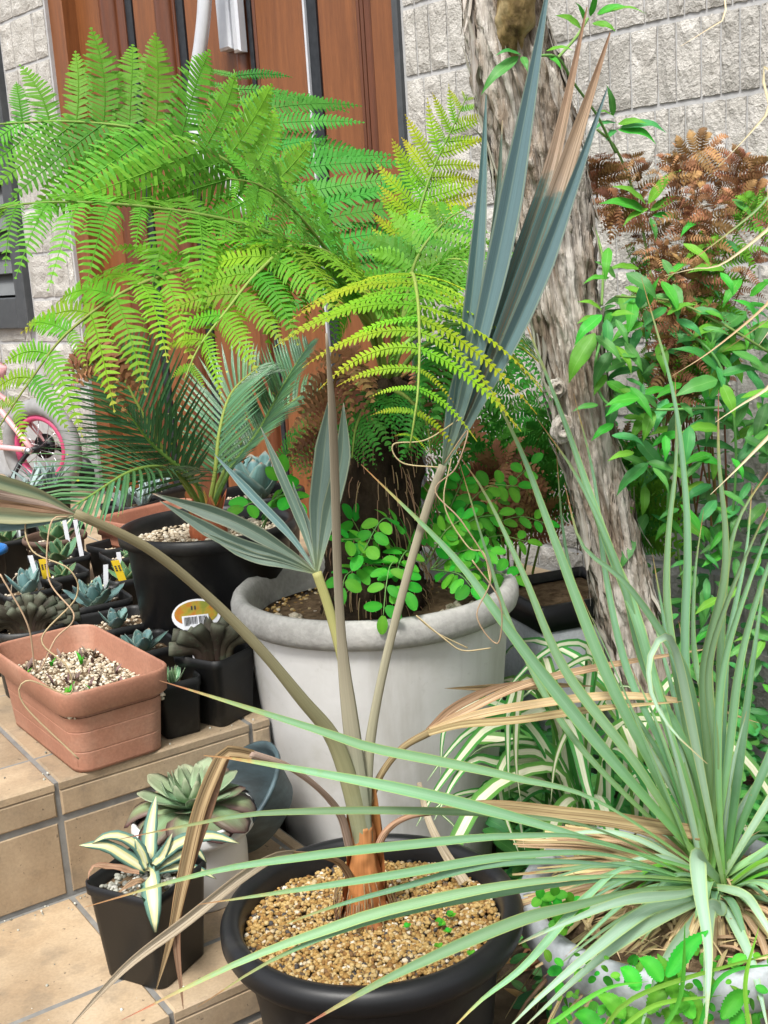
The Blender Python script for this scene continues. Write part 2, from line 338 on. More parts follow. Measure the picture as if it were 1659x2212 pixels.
M['dead_pale'] = leafmat('bleached_dead_leaf', [(0, (.42, .33, .24)), (.5, (.52, .43, .33)), (1, (.40, .31, .22))], var=.15, vein=.4, streak=(.24, .18, .12), rough=.75, transl=.08)
M['fibre'] = flatleaf('palm_fibre', (.45, .34, .20), var=.2, transl=0.)
M['cycad'] = leafmat('cycad_green', [(0, (.05, .16, .055)), (.5, (.09, .23, .09)), (1, (.05, .16, .055))], var=.3, vein=.2, rough=.25, spec=.6, transl=.15, spots=(60, (.42, .45, .06), .71))
M['agave_blue'] = leafmat('agave_blue', [(0, (.20, .26, .22)), (.12, (.09, .18, .17)), (.5, (.13, .24, .225)), (.88, (.09, .18, .17)), (1, (.20, .26, .22))], along=[(0, (.2, .3, .2), .3), (.9, (.2, .3, .3), 0), (1, (.25, .15, .1), .9)], var=.25, hue=.03, transl=0., rough=.5)
M['agave_green'] = leafmat('agave_green', [(0, (.30, .34, .16)), (.15, (.07, .17, .08)), (.5, (.11, .23, .11)), (.85, (.07, .17, .08)), (1, (.30, .34, .16))], var=.25, hue=.03, transl=0.)
M['agave_white'] = leafmat('agave_white_line', [(0, (.55, .60, .45)), (.15, (.12, .27, .12)), (.46, (.14, .3, .14)), (.5, (.5, .58, .4)), (.54, (.14, .3, .14)), (.85, (.12, .27, .12)), (1, (.55, .6, .45))], var=.15, transl=0.)
M['agave_yel'] = leafmat('agave_variegated', [(0, (.10, .20, .16)), (.20, (.13, .24, .19)), (.24, (.60, .58, .24)), (.4, (.62, .62, .38)), (.5, (.66, .68, .46)), (.6, (.62, .62, .38)), (.76, (.60, .58, .24)), (.80, (.13, .24, .19)), (1, (.10, .20, .16))], var=.1, hue=.01, vein=.12, transl=.05)
M['haw'] = leafmat('haworthia_dark', [(0, (.045, .038, .026)), (1, (.06, .05, .035))], along=[(0, (.06, .035, .024), .6), (.8, (.05, .05, .034), .5), (1, (.10, .115, .08), .8)], var=.3, transl=0., rough=.6, blotch=(60, (.07, .085, .055), .58))
M['eche'] = leafmat('echeveria_green', [(0, (.15, .065, .065)), (.16, (.15, .095, .075)), (.34, (.16, .24, .11)), (.5, (.22, .34, .18)), (.66, (.16, .24, .11)), (.84, (.15, .095, .075)), (1, (.15, .065, .065))], along=[(0, (.24, .38, .2), .5), (.65, (.2, .25, .15), .2), (.9, (.14, .085, .08), .75), (1, (.12, .06, .06), .9)], var=.2, hue=.03, transl=0., rough=.45)
M['eche_in'] = leafmat('echeveria_heart', [(0, (.30, .45, .26)), (.5, (.20, .38, .19)), (1, (.30, .45, .26))], along=[(0, (.2, .38, .2), .3), (1, (.3, .28, .2), .7)], var=.15, transl=.05)
M['succ'] = flatleaf('succulent_grey_blue', (.26, .34, .33), var=.2, transl=0.)
M['weed'] = leafmat('weed_bright_green', [(0, (.06, .36, .025)), (.5, (.09, .42, .03)), (1, (.06, .36, .025))], var=.25, hue=.025, vein=.12, transl=.3, rough=.5)
M['vine'] = leafmat('vine_green', [(0, (.045, .23, .045)), (.47, (.06, .27, .05)), (.5, (.12, .35, .09)), (.53, (.06, .27, .05)), (1, (.045, .23, .045))], var=.35, hue=.025, vein=.12, transl=.25, rough=.42, spec=.35)
M['vine_l'] = leafmat('vine_fresh_green', [(0, (.10, .36, .035)), (.47, (.11, .39, .04)), (.5, (.2, .47, .1)), (.53, (.11, .39, .04)), (1, (.10, .36, .035))], var=.2, vein=.12, transl=.3, rough=.4)
M['vstem'] = flatleaf('vine_stem', (.15, .30, .08), var=.2, transl=0.)
M['grass'] = flatleaf('grass_blade', (.12, .40, .04), var=.25, transl=.3)
M['seedling'] = flatleaf('purple_seedling', (.19, .13, .11), var=.4, hue=.05, transl=.05)
# hard surfaces
M['stone'] = noisemat('split_stone', [(.25, (.38, .36, .325)), (.5, (.51, .49, .45)), (.75, (.62, .60, .565))], 18, .85, .9, .006, 8, .25, fine=160, var=.12, pos=True)
M['mortar'] = noisemat('mortar', [(.3, (.36, .36, .36)), (.7, (.46, .46, .46))], 30, .9, .3, .002)
def woodmat(name, a, b, rough=.3):
    m, t, out = nmat(name); v = scalevec(t, (14, 14, .9)); n = tex(t, 5, 6, v); f = tex(t, 40, 3, v)
    col = ramp(t, n, [(.3, a), (.7, b)]); col = mix(t, .3, col, ramp(t, f, [(.3, .5), (.7, 1.1)]), 'MULTIPLY')
    finish(t, out, col, ramp(t, n, [(.3, rough), (.8, rough + .15)]), .5, bump(t, f, .05, .001)); return m
M['wood'] = woodmat('door_wood', (.16, .055, .017), (.24, .086, .027), .36)
M['wood2'] = woodmat('door_moulding', (.10, .032, .013), (.15, .048, .019), .28)
M['black_strip'] = noisemat('black_strip', [(.3, (.012, .014, .017)), (.7, (.025, .028, .033))], 60, .4, .1, .001)
M['steel'] = noisemat('satin_handle', [(.3, (.60, .62, .66)), (.7, (.68, .70, .73))], 40, .35, .03, .001, metal=.35)
M['dark_alu'] = noisemat('dark_aluminium', [(.3, (.05, .055, .06)), (.7, (.07, .075, .08))], 30, .45, .05, .001)
M['slat'] = noisemat('louvre_glass', [(.3, (.10, .105, .105)), (.7, (.15, .155, .155))], 6, .25, .03, .001, var=.2)
def tilemat():
    m, t, out = nmat('buff_tile'); v = nd(t, 'ShaderNodeNewGeometry').outputs['Position']
    n = tex(t, 9, 6, v); s = tex(t, 3.1, 5, v); f = tex(t, 260, 3, v)
    col = ramp(t, n, [(.25, (.34, .24, .145)), (.5, (.45, .34, .22)), (.8, (.52, .415, .29))])
    col = mix(t, ramp(t, s, [(.44, 0.), (.64, .75)]), col, (.24, .175, .11))
    g2 = tex(t, 22, 6, v); col = mix(t, ramp(t, g2, [(.52, 0.), (.70, .55)]), col, (.20, .16, .115))
    sp = tex(t, 120, 2, v); col = mix(t, ramp(t, sp, [(.70, 0.), (.74, .7)]), col, (.09, .07, .05))
    col = mix(t, .3, col, ramp(t, f, [(.35, .6), (.65, 1.1)]), 'MULTIPLY')
    oi = nd(t, 'ShaderNodeObjectInfo'); h = nd(t, 'ShaderNodeHueSaturation'); t.links.new(col, h.inputs['Color'])
    q = nd(t, 'ShaderNodeMapRange'); q.inputs[3].default_value = .82; q.inputs[4].default_value = 1.1; t.links.new(oi.outputs['Random'], q.inputs[0]); t.links.new(q.outputs[0], h.inputs['Value'])
    finish(t, out, h.outputs[0], .62, .35, bump(t, mth(t, 'ADD', n, mth(t, 'MULTIPLY', f, .3)), .25, .003)); return m
M['tile'] = tilemat()
M['grout'] = noisemat('grout', [(.3, (.15, .147, .138)), (.7, (.23, .225, .21))], 40, .9, .3, .002)
M['soil'] = noisemat('soil', [(.3, (.045, .032, .022)), (.55, (.10, .072, .048)), (.8, (.17, .13, .09))], 22, .95, .9, .012, 8, .1)
M['potsoil'] = noisemat('potting_mix', [(.3, (.07, .045, .025)), (.55, (.16, .11, .065)), (.8, (.25, .18, .11))], 70, .95, .9, .006, 8, .1)
M['black'] = noisemat('black_plastic', [(.3, (.006, .0065, .0075)), (.56, (.012, .0125, .014)), (.66, (.035, .034, .031)), (.8, (.07, .066, .058))], 9, .42, .08, .001, 8, fine=300)
M['black_dull'] = noisemat('black_nursery_plastic', [(.3, (.005, .0055, .006)), (.55, (.012, .0125, .013)), (.68, (.04, .039, .036)), (.85, (.08, .076, .068))], 18, .5, .1, .001, fine=200, var=.3)
M['terra'] = noisemat('terracotta_plastic', [(.3, (.35, .155, .098)), (.55, (.42, .20, .13)), (.72, (.46, .26, .18)), (.85, (.44, .32, .235))], 10, .6, .1, .002, fine=220)
M['terra2'] = noisemat('old_terracotta_plastic', [(.3, (.30, .12, .075)), (.7, (.40, .18, .115))], 10, .6, .1, .002, fine=220)
M['brownpot'] = noisemat('brown_plastic', [(.3, (.09, .055, .04)), (.7, (.15, .095, .07))], 12, .55, .1, .001)
def whitepot():
    m, t, out = nmat('white_fibre_pot'); co = nd(t, 'ShaderNodeTexCoord').outputs['Object']
    n = tex(t, 4, 7, co); s = tex(t, 60, 4, co); v = nd(t, 'ShaderNodeTexVoronoi', feature='DISTANCE_TO_EDGE'); v.inputs['Scale'].default_value = 26
    d = nd(t, 'ShaderNodeVectorMath', operation='ADD'); t.links.new(co, d.inputs[0]); nn = nd(t, 'ShaderNodeTexNoise'); nn.inputs['Scale'].default_value = 14; t.links.new(co, nn.inputs['Vector'])
    sc = nd(t, 'ShaderNodeVectorMath', operation='SCALE'); sc.inputs['Scale'].default_value = .12; t.links.new(nn.outputs['Color'], sc.inputs[0]); t.links.new(sc.outputs[0], d.inputs[1]); t.links.new(d.outputs[0], v.inputs['Vector'])
    col = ramp(t, n, [(.25, (.50, .49, .465)), (.5, (.62, .615, .60)), (.8, (.68, .68, .67))])
    col = mix(t, ramp(t, s, [(.62, 0.), (.75, .35)]), col, (.40, .39, .35))
    w_ = tex(t, 16, 5, scalevec(t, (1, 1, .12), co)); col = mix(t, ramp(t, w_, [(.50, 0.), (.68, .5)]), col, (.36, .345, .30))
    y_ = tex(t, 7, 6, co); col = mix(t, ramp(t, y_, [(.56, 0.), (.72, .4)]), col, (.34, .33, .24))
    finish(t, out, col, .6, .4, bump(t, ramp(t, v.outputs[0], [(.0, 0.), (.12, 1.)]), .06, .0015)); return m
M['whitepot'] = whitepot()
M['rim'] = noisemat('weathered_rim', [(.25, (.20, .195, .18)), (.40, (.36, .355, .335)), (.6, (.48, .47, .445)), (.8, (.56, .54, .50))], 9, .85, .4, .003, 8, .3, fine=120)
M['white'] = noisemat('white_glaze', [(.3, (.62, .62, .60)), (.7, (.74, .74, .73))], 7, .45, .05, .001)
M['greypot'] = noisemat('grey_blue_pot', [(.3, (.40, .43, .45)), (.7, (.50, .53, .56))], 9, .7, .2, .002, fine=150)
M['basin'] = noisemat('blue_grey_plastic', [(.35, (.022, .032, .035)), (.5, (.045, .07, .08)), (.66, (.11, .17, .19))], 7, .55, .1, .001, 7, .4, vec=(1, 1, 3))
M['g_tan'] = stonesmat('tan_gravel', [(0, (.05, .05, .055)), (.06, (.10, .075, .05)), (.10, (.20, .10, .03)), (.3, (.33, .19, .055)), (.6, (.42, .275, .095)), (.85, (.47, .345, .155)), (.96, (.54, .44, .28)), (1, (.66, .6, .5))])
M['g_pale'] = stonesmat('pale_gravel', [(0, (.30, .23, .15)), (.3, (.50, .42, .30)), (.7, (.62, .54, .41)), (1, (.74, .69, .58))])
M['g_grey'] = stonesmat('grey_pumice', [(0, (.16, .16, .13)), (.4, (.40, .40, .34)), (1, (.66, .65, .58))])
M['bark'] = noisemat('grey_bark', [(.30, (.10, .075, .055)), (.42, (.28, .22, .165)), (.52, (.46, .41, .35)), (.66, (.68, .64, .58))], 38, .9, 1.0, .012, 9, .15, vec=(1, 1, .14), fine=110)
M['bark_strip'] = leafmat('peeling_bark', [(0, (.42, .36, .30)), (.5, (.60, .56, .51)), (1, (.40, .34, .28))], var=.4, hue=.012, vein=.5, rough=.9, transl=0., spec=.15)
M['bark_tan'] = noisemat('smooth_tan_bark', [(.33, (.07, .045, .022)), (.45, (.27, .19, .08)), (.6, (.42, .33, .18)), (.72, (.58, .53, .44))], 26, .75, .6, .006, 8, .2, vec=(1, 1, .5), fine=90)
M['trunk_dark'] = noisemat('fern_trunk', [(.3, (.012, .009, .006)), (.55, (.04, .028, .018)), (.8, (.11, .08, .05))], 40, .95, 1.0, .015, 8, .1, vec=(1, 1, .35))
M['pink'] = noisemat('pink_paint', [(.3, (.48, .06, .15)), (.7, (.56, .08, .18))], 10, .3, .02, .001)
M['pink_pale'] = noisemat('pale_pink_plastic', [(.3, (.68, .36, .38)), (.7, (.74, .42, .43))], 10, .4, .02, .001)
M['tyre'] = noisemat('grey_tyre', [(.3, (.20, .20, .20)), (.7, (.30, .30, .30))], 30, .8, .3, .002)
M['chrome'] = noisemat('chrome', [(.3, (.55, .56, .58)), (.7, (.65, .66, .68))], 20, .25, .02, .001, metal=.9)
M['tag_yel'] = noisemat('yellow_tag', [(.3, (.72, .50, .02)), (.7, (.80, .57, .03))], 20, .5, .02, .001)
M['tag_white'] = noisemat('white_tag', [(.3, (.70, .71, .76)), (.7, (.78, .79, .82))], 20, .5, .02, .001)
M['tag_tan'] = noisemat('tan_tag', [(.3, (.55, .45, .28)), (.7, (.66, .56, .38))], 20, .5, .02, .001)
M['ink'] = noisemat('ink', [(.3, (.03, .03, .035)), (.7, (.05, .05, .055))], 20, .6, .02, .001)
M['label_pic'] = noisemat('label_print', [(.35, (.22, .24, .03)), (.5, (.36, .27, .03)), (.62, (.45, .16, .02))], 55, .45, .02, .001, 2)
M['blue'] = noisemat('blue_plastic', [(.3, (.02, .14, .42)), (.7, (.03, .18, .50))], 10, .4, .02, .001)
# ================================================================== THE SETTING
# ground
mb = MB(); n = 40; xs = np.sinh(np.linspace(-5.2, 5.2, n)) * .55
vv = []; ff = []
for j in range(n):
    for i in range(n):
        x, y = xs[i], xs[j] + 1.5
        vv.append((x, y, .012 * noise.noise((x * 4, y * 4, 0)) - .012))
for j in range(n - 1):
    for i in range(n - 1): ff.append((j * n + i, j * n + i + 1, (j + 1) * n + i + 1, (j + 1) * n + i))
mb.add(vv, ff); g = mb.build('ground', M['soil']); setp(g, kind='structure')

# entrance steps: O on the upper nosing, A runs along the nosing, I runs in towards the porch
O2 = V((-.47, 1.474, 0)); A2 = V((.831, .5563, 0)); I2 = V((-.5563, .831, 0)); Z1, Z2 = .17, .34
WN = V((math.cos(rad(44)), math.sin(rad(44)), 0)); WC = 1.946; WD = V((WN[1], -WN[0], 0))     # house wall plane: normal, offset, direction
def S2(a, i, z): return O2 + A2 * a + I2 * i + UP * z
def wall_a(i): return (WC - WN @ O2 - (WN @ I2) * i) / (WN @ A2)
def prism(mb, poly, z0, z1):
    k = len(poly); v = [S2(a, i, z0) for a, i in poly] + [S2(a, i, z1) for a, i in poly]
    mb.add(v, [tuple(range(k - 1, -1, -1)), tuple(range(k, 2 * k))] + [(j, (j + 1) % k, k + (j + 1) % k, k + j) for j in range(k)])
mb = MB(); TT = .012
prism(mb, [(-3.2, .0035), (.3335, .0035), (.3335, .20), (wall_a(.2) - .01, .20), (wall_a(3.4) - .01, 3.4), (-3.2, 3.4)], -.02, Z2 - .0025)
steps = mb.build('porch_steps', M['grout'], smooth=False); setp(steps, kind='structure')
mb = MB(); prism(mb, [(-3.2, -.3325), (.3235, -.3325), (.3235, .0025), (-3.2, .0025)], -.02, Z1 - .0025); low = mb.build('lower_step', M['grout'], steps, smooth=False)
tile_cache = {}
def tile(c, ax, ay, az, hx, hy, hz, par):
    key = (round(hx, 4), round(hy, 4), round(hz, 4))
    if key not in tile_cache:
        b = MB(); box(b, (0, 0, 0), (hx, 0, 0), (0, hy, 0), (0, 0, hz), .0025); m = b.mesh('tile', False); m.materials.append(M['tile']); tile_cache[key] = m
    inst('tile', tile_cache[key], frame(c, ax, ay, az), par)
GJ = .0035
for k in range(-8, 2):                                        # k-th tile along the nosing
    a0, a1 = k * .30, (k + 1) * .30
    if k == 1: a1 = .335
    ha = (a1 - a0) / 2 - GJ; am = (a0 + a1) / 2
    if k >= -5:
        tile(S2(am, .050, Z2 - TT / 2), A2, I2, UP, ha, .050, TT / 2, steps)            # nosing top
        tile(S2(am, .006, Z2 - TT - .020), A2, UP, -I2, ha, .0185, .006, steps)          # nosing front
        tile(S2(am, .007, (Z1 + Z2 - TT - .045) / 2), A2, UP, -I2, ha, (Z2 - Z1 - TT - .05) / 2, .005, steps)   # riser
        e = min(a1, .325); hb = (e - a0) / 2 - GJ
        tile(S2((a0 + e) / 2, -.286, Z1 - TT / 2), A2, I2, UP, hb, .050, TT / 2, low)
        tile(S2((a0 + e) / 2, -.330, Z1 - TT - .020), A2, UP, -I2, hb, .0185, .006, low)
        tile(S2((a0 + e) / 2, -.329, (Z1 - TT - .045) / 2), A2, UP, -I2, hb, (Z1 - TT - .05) / 2, .005, low)
        tile(S2((a0 + e) / 2, -.116, Z1 - TT / 2), A2, I2, UP, hb, .111, TT / 2, low)
for k in range(-4, 5):
    for j in range(0, 9):
        i0 = .105 + j * .30; i1 = i0 + .30; a0, a1 = k * .30, (k + 1) * .30
        if i0 < .2 and a0 >= .3: i0 = .205
        if i0 < .2 and a1 > .335: a1 = .335
        a1 = min(a1, wall_a(i1) - .012)
        if a1 - a0 < .04 or i1 > 3.4: continue
        tile(S2((a0 + a1) / 2, (i0 + i1) / 2, Z2 - TT / 2), A2, I2, UP, (a1 - a0) / 2 - GJ, (i1 - i0) / 2 - GJ, TT / 2, steps)

# ------------------------------------------------------------------ house: stone wall, door, window
def WP(s, z, off=0.): return WN * (WC - off) + WD * s + UP * z              # off > 0 stands proud of the wall
def wsz(x, y, off=0.):
    r = ray(x, y); p = CAM + r * ((WC - off - CAM @ WN) / (r @ WN)); return p @ WD, p[2]
house = thing('house', 'house front of pale split stone with a brown panelled door', 'house', WN * WC - WD * 2.0)
DL, DR = wsz(95, 0)[0], wsz(852, 0)[0]; DTOP = 2.28
WL, WR = wsz(0, 0)[0] - .75, wsz(72, 690)[0] - .02; WB = wsz(40, 690)[1]; WT = 2.1
mb = MB()
def wbox(mb, s0, s1, z0, z1, o0, o1, bev=0.):
    box(mb, WP((s0 + s1) / 2, (z0 + z1) / 2, (o0 + o1) / 2), WD * (s1 - s0) / 2, UP * (z1 - z0) / 2, -WN * (o1 - o0) / 2, bev)
wbox(mb, DR, .9, -.02, 2.7, -.25, 0); wbox(mb, DL, DR, DTOP, 2.7, -.25, 0); wbox(mb, WR, DL, .05, 2.7, -.25, 0)
wbox(mb, -6.2, WL, .05, 2.7, -.25, 0); wbox(mb, WL, WR, .05, WB, -.25, 0); wbox(mb, WL, WR, WT, 2.7, -.25, 0)
mb.build('wall', M['mortar'], house, smooth=False)
sv = []                                                        # split-face stone variants, unit sized
for q in range(26):
    b = MB(); nx, nz = 5, 8; v = []; sd_ = q * 3.7
    for j in range(nz + 1):
        for i in range(nx + 1):
            x, z = i / nx - .5, j / nz - .5; e = min(i, nx - i, j, nz - j)
            h = .55 + .45 * noise.noise((x * 2.2 + sd_, z * 3.5, 1)) + .22 * noise.noise((x * 6, z * 9 + sd_, 2)) if e else .28 + .15 * noise.noise((x * 5, z * 8, sd_))
            jx = (.04 * noise.noise((x * 3, z * 6, sd_ + 5)) if i in (0, nx) else .06 * R.uniform(-1, 1)); jz = (.018 * noise.noise((x * 6, z * 3, sd_ + 9)) if j in (0, nz) else .03 * R.uniform(-1, 1))
            v.append((x * .985 + jx, z * .985 + jz, max(.05, h)))
    f = [(j * (nx + 1) + i, j * (nx + 1) + i + 1, (j + 1) * (nx + 1) + i + 1, (j + 1) * (nx + 1) + i) for j in range(nz) for i in range(nx)]
    per = [i for i in range(nx)] + [j * (nx + 1) + nx for j in range(nz)] + [nz * (nx + 1) + nx - i for i in range(nx)] + [(nz - j) * (nx + 1) for j in range(nz)]
    o = len(v); v += [(v[p][0], v[p][1], -.3) for p in per]
    f += [(per[(k + 1) % len(per)], per[k], o + k, o + (k + 1) % len(per)) for k in range(len(per))]
    b.add(v, f); m = b.mesh('stone', False); m.materials.append(M['stone']); sv.append(m)
CH = .1447; CZ0 = wsz(872, 172)[1] - 12 * CH
def stones(s0, s1, z0, z1, wl, wh, joined=None):
    nz = int((z1 - z0) / CH) + 2
    for r in range(-2, nz + 20):
        za, zb = CZ0 + r * CH, CZ0 + (r + 1) * CH
        if zb < z0 + .03 or za > z1 - .03: continue
        za, zb = max(za, z0), min(zb, z1); s = s0 + .004
        while s < s1 - .012:
            w = R.uniform(wl, wh); e = s + w
            if e > s1 - .025: e = s1 - .003
            gj = .0035
            fm = frame(WP((s + e) / 2, (za + zb) / 2, 0), WD * (e - s - gj), UP * (zb - za - .009) * R.choice((1, -1)), -WN * .0105); sm_ = sv[R.randrange(len(sv))]
            if joined is None: inst('stone', sm_, fm, house)
            else: joined.add([fm @ v.co for v in sm_.vertices], [tuple(p.vertices) for p in sm_.polygons])
            s = e
stones(DR + .02, -.80, .52, 1.86, .028, .062)
stones(WR + .035, DL - .004, .45, 2.0, .07, .15)
stones(WL + .45, WR, WB - 2 * CH, WB - .01, .12, .2)
rest = MB(); stones(-.80, .5, .05, 2.4, .04, .075, rest); stones(DR + .02, -.80, .05, .52, .03, .07, rest); stones(DR + .02, -.80, 1.86, 2.4, .03, .07, rest); stones(-5.4, WL - .04, .36, 2.2, .1, .17, rest); stones(WL, WL + .45, WB - 3 * CH, WB - .04, .1, .17, rest)
rest.build('stone_courses', M['stone'], house, smooth=False, kind='stuff')
# door
mb = MB(); wbox(mb, DL, DR, Z2 - .02, DTOP, -.16, -.075); door = mb.build('front_door', M['wood2'], house, smooth=False)
def dpart(name, x0, x1, o0, o1, mat, bev=.004, z0=Z2 - .02, z1=2.2):
    s0, s1 = wsz(x0, 0, o1)[0], wsz(x1, 0, o1)[0]; b = MB(); wbox(b, s0, s1, z0, z1, o0, o1, bev); return b.build(name, mat, door, smooth=False)
def dround(name, x0, x1, base, r, mat):
    s0, s1 = wsz(x0, 0, base)[0], wsz(x1, 0, base)[0]; c = (s0 + s1) / 2; h = (s1 - s0) / 2; b = MB(); k = 10; v = []
    for z in (Z2 - .02, 2.2):
        for i in range(k + 1): a = math.pi * i / k; v.append(WP(c - h * math.cos(a), z, base + r * math.sin(a)))
    b.add(v, [(i, i + 1, k + 2 + i, k + 1 + i) for i in range(k)]); return b.build(name, mat, door)
dpart('door_jamb', 96, 130, -.16, -.012, M['wood']); dpart('door_jamb', 797, 850, -.16, -.012, M['wood'])
dpart('door_jamb', 130.5, 147, -.16, -.055, M['wood2']); dpart('groove', 765, 771, -.16, -.05, M['wood2']); dpart('groove', 773, 780, -.16, -.046, M['wood2']); dpart('groove', 782, 796.5, -.16, -.04, M['wood2'])
for x0, x1 in ((148, 214), (284, 334), (395, 505), (547, 650), (683, 764)): dpart('panel', x0, x1, -.16, -.062, M['wood'], .005)
for x0, x1 in ((216, 248), (336, 368), (507, 528)): dround('moulding', x0, x1, -.075, .022, M['wood2'])
for x0, x1 in ((249, 263), (369, 372), (540, 546)): dpart('bead', x0, x1, -.16, -.060, M['wood2'])
for x0, x1 in ((265, 281), (374, 392), (530, 538), (656, 680)): dpart('inlay_strip', x0, x1, -.16, -.068, M['black_strip'], .001)
dpart('inlay_edge', 651, 655, -.16, -.060, M['steel'], .001)
b = MB(); wbox(b, DR, DR + .017, Z2, 2.3, -.05, .014, .003); b.build('trim', M['dark_alu'], house, smooth=False)
# pull handle: long bowed bar with a lock case behind it
hp = [(452, -330), (450, -150), (449, 0), (441, 90), (428, 170), (422, 230), (428, 290), (448, 350), (480, 410), (505, 465)]
b = MB(); P = []
for x, y in hp: s, z = wsz(x, y, .02); P.append(WP(s, z, .03 if y < 380 else -.02))
tube(b, P, [.022, .023, .024, .024, .024, .023, .021, .019, .016, .012], 40, 14, flat=.6, nh=WN); handle = b.build('handle', M['steel'], door)
b = MB(); s0, s1 = wsz(462, 0, -.03)[0], wsz(488, 0, -.03)[0]; wbox(b, s0, s1, wsz(470, 104)[1], 1.95, -.062, -.030, .006); b.build('lock_case', M['steel'], handle, smooth=False)
b = MB(); s0, s1 = wsz(489, 0, -.03)[0], wsz(504, 0, -.03)[0]; wbox(b, s0, s1, wsz(500, 106)[1], 1.95, -.062, -.036, .006); b.build('lock_cover', M['steel'], handle, smooth=False)
# louvre window
b = MB(); wbox(b, WL, WR, WB, WT, -.2, -.12); win = b.build('window', M['black_strip'], house, smooth=False)
for s0, s1, z0, z1 in ((WR - .035, WR + .03, WB - .03, WT + .03), (WL - .03, WL + .035, WB - .03, WT + .03), (WL + .035, WR - .035, WB - .03, WB + .075), (WL + .035, WR - .035, WT - .03, WT + .03)):
    b = MB(); wbox(b, s0, s1, z0, z1, -.119, .028, .004); b.build('frame', M['dark_alu'], win, smooth=False)
z = WB + .085
while z < WT - .06:
    b = MB(); box(b, WP((WL + WR) / 2, z + .035, -.05), WD * ((WR - WL) / 2 - .037), nrm(UP * .9 + WN * .45) * .042, nrm(-WN * .9 + UP * .45) * .003); b.build('slat', M['slat'], win, smooth=False); z += .075

# ================================================================== BICYCLE beside the wall
bc = atz(104, 1076, Z2); BR = .162
bx = V((.88, -.475, 0))                    # bicycle heading axis (its rear wheel is towards the door)
bn = np.cross(bx, UP); hub = bc + UP * BR
bike = thing('bicycle', 'small pink child bicycle with grey tyres standing by the window', 'bicycle', bc)
def ring(mb, c, r, rr, flat=1.0, k=44, kk=10, kn=False):
    V_, C_ = [], []
    for i in range(k):
        a = 2 * math.pi * i / k; d = bx * math.cos(a) + UP * math.sin(a)
        for j in range(kk):
            b_ = 2 * math.pi * j / kk; q = rr * (1.06 if kn and i % 2 and abs(math.sin(b_)) < .95 else 1)
            V_.append(c + d * (r + q * math.cos(b_)) + bn * rr * flat * math.sin(b_)); C_.append((i / k, .5, j / kk))
    mb.add(V_, [(i * kk + j, i * kk + (j + 1) % kk, ((i + 1) % k) * kk + (j + 1) % kk, ((i + 1) % k) * kk + j) for i in range(k) for j in range(kk)], C_)
for h in (hub, hub - bx * .56):
    b = MB(); ring(b, h, BR - .030, .026, 1.0, 72, 12, True); wheel = b.build('tyre', M['tyre'], bike)
    b = MB(); ring(b, h, BR - .063, .011, 1.3); b.build('rim', M['pink'], wheel)
    for i in range(14):
        a = 2 * math.pi * i / 14 + .2; d = bx * math.cos(a) + UP * math.sin(a); sp = MB(); sgn = 1 if i % 2 else -1
        tube(sp, [h + bn * .018 * sgn + d * .01, h + d * (BR - .068)], .0013, 2, 5); sp.build('spoke', M['chrome'], wheel)
    b = MB(); tube(b, [h - bn * .045, h + bn * .045], .011, 2, 12); b.build('hub', M['black'], wheel)
b = MB(); tube(b, [hub - bn * .028 - bx * .02 + UP * .002, hub - bn * .040 - bx * .02], .040, 2, 28); b.build('sprocket_cover', M['black'], bike)
b = MB(); tube(b, [hub - bn * .05 - bx * .01, hub - bn * .05 - bx * .16 + UP * .012], [.020, .026], 6, 10, flat=.4); b.build('chain_guard', M['pink_pale'], bike)
for s_ in (-1, 1):
    b = MB(); tube(b, [hub + bn * .04 * s_, hub + bn * .03 * s_ - bx * .13 + UP * .13, hub - bx * .225 + UP * .21], .009, 8, 8); b.build('seat_stay', M['pink_pale'], bike)
    b = MB(); tube(b, [hub + bn * .042 * s_, hub + bn * .03 * s_ - bx * .22 + UP * .01], .009, 4, 8); b.build('chain_stay', M['pink_pale'], bike)
    b = MB(); tube(b, [hub + bn * .05 * s_, hub + bn * .10 * s_ - UP * .03, hub + bn * .16 * s_ - UP * .095], .008, 6, 8); arm = b.build('stabiliser_arm', M['black'], bike)
    b = MB(); cc = bc + bn * .17 * s_ + UP * .052; tube(b, [cc - bn * .012, cc + bn * .012], .05, 2, 24); b.build('stabiliser_wheel', M['black'], arm)
    b = MB(); tube(b, [hub + bn * .046 * s_, hub + bn * .066 * s_], .012, 2, 6); b.build('axle_nut', M['chrome'], bike)
b = MB(); tube(b, [hub - bx * .22 + UP * .01, hub - bx * .23 + UP * .25], .013, 4, 10); b.build('seat_tube', M['pink_pale'], bike)
b = MB(); tube(b, [hub - bx * .22 + UP * .02, hub - bx * .35 + UP * .08, hub - bx * .50 + UP * .26], .016, 8, 10); b.build('down_tube', M['pink_pale'], bike)
b = MB(); tube(b, [hub - bx * .56, hub - bx * .53 + UP * .17, hub - bx * .48 + UP * .42], .012, 8, 10); fk = b.build('fork', M['pink_pale'], bike)
b = MB(); tube(b, [hub - bx * .46 + bn * .2 + UP * .44, hub - bx * .48 + UP * .42, hub - bx * .46 - bn * .2 + UP * .44], .010, 10, 8); b.build('handlebar', M['chrome'], bike)
b = MB(); thick(b, [hub - bx * .12 + UP * .255, hub - bx * .22 + UP * .265, hub - bx * .36 + UP * .27], .055, .04, 10, prof=prof_lance); b.build('saddle', M['pink_pale'], bike)
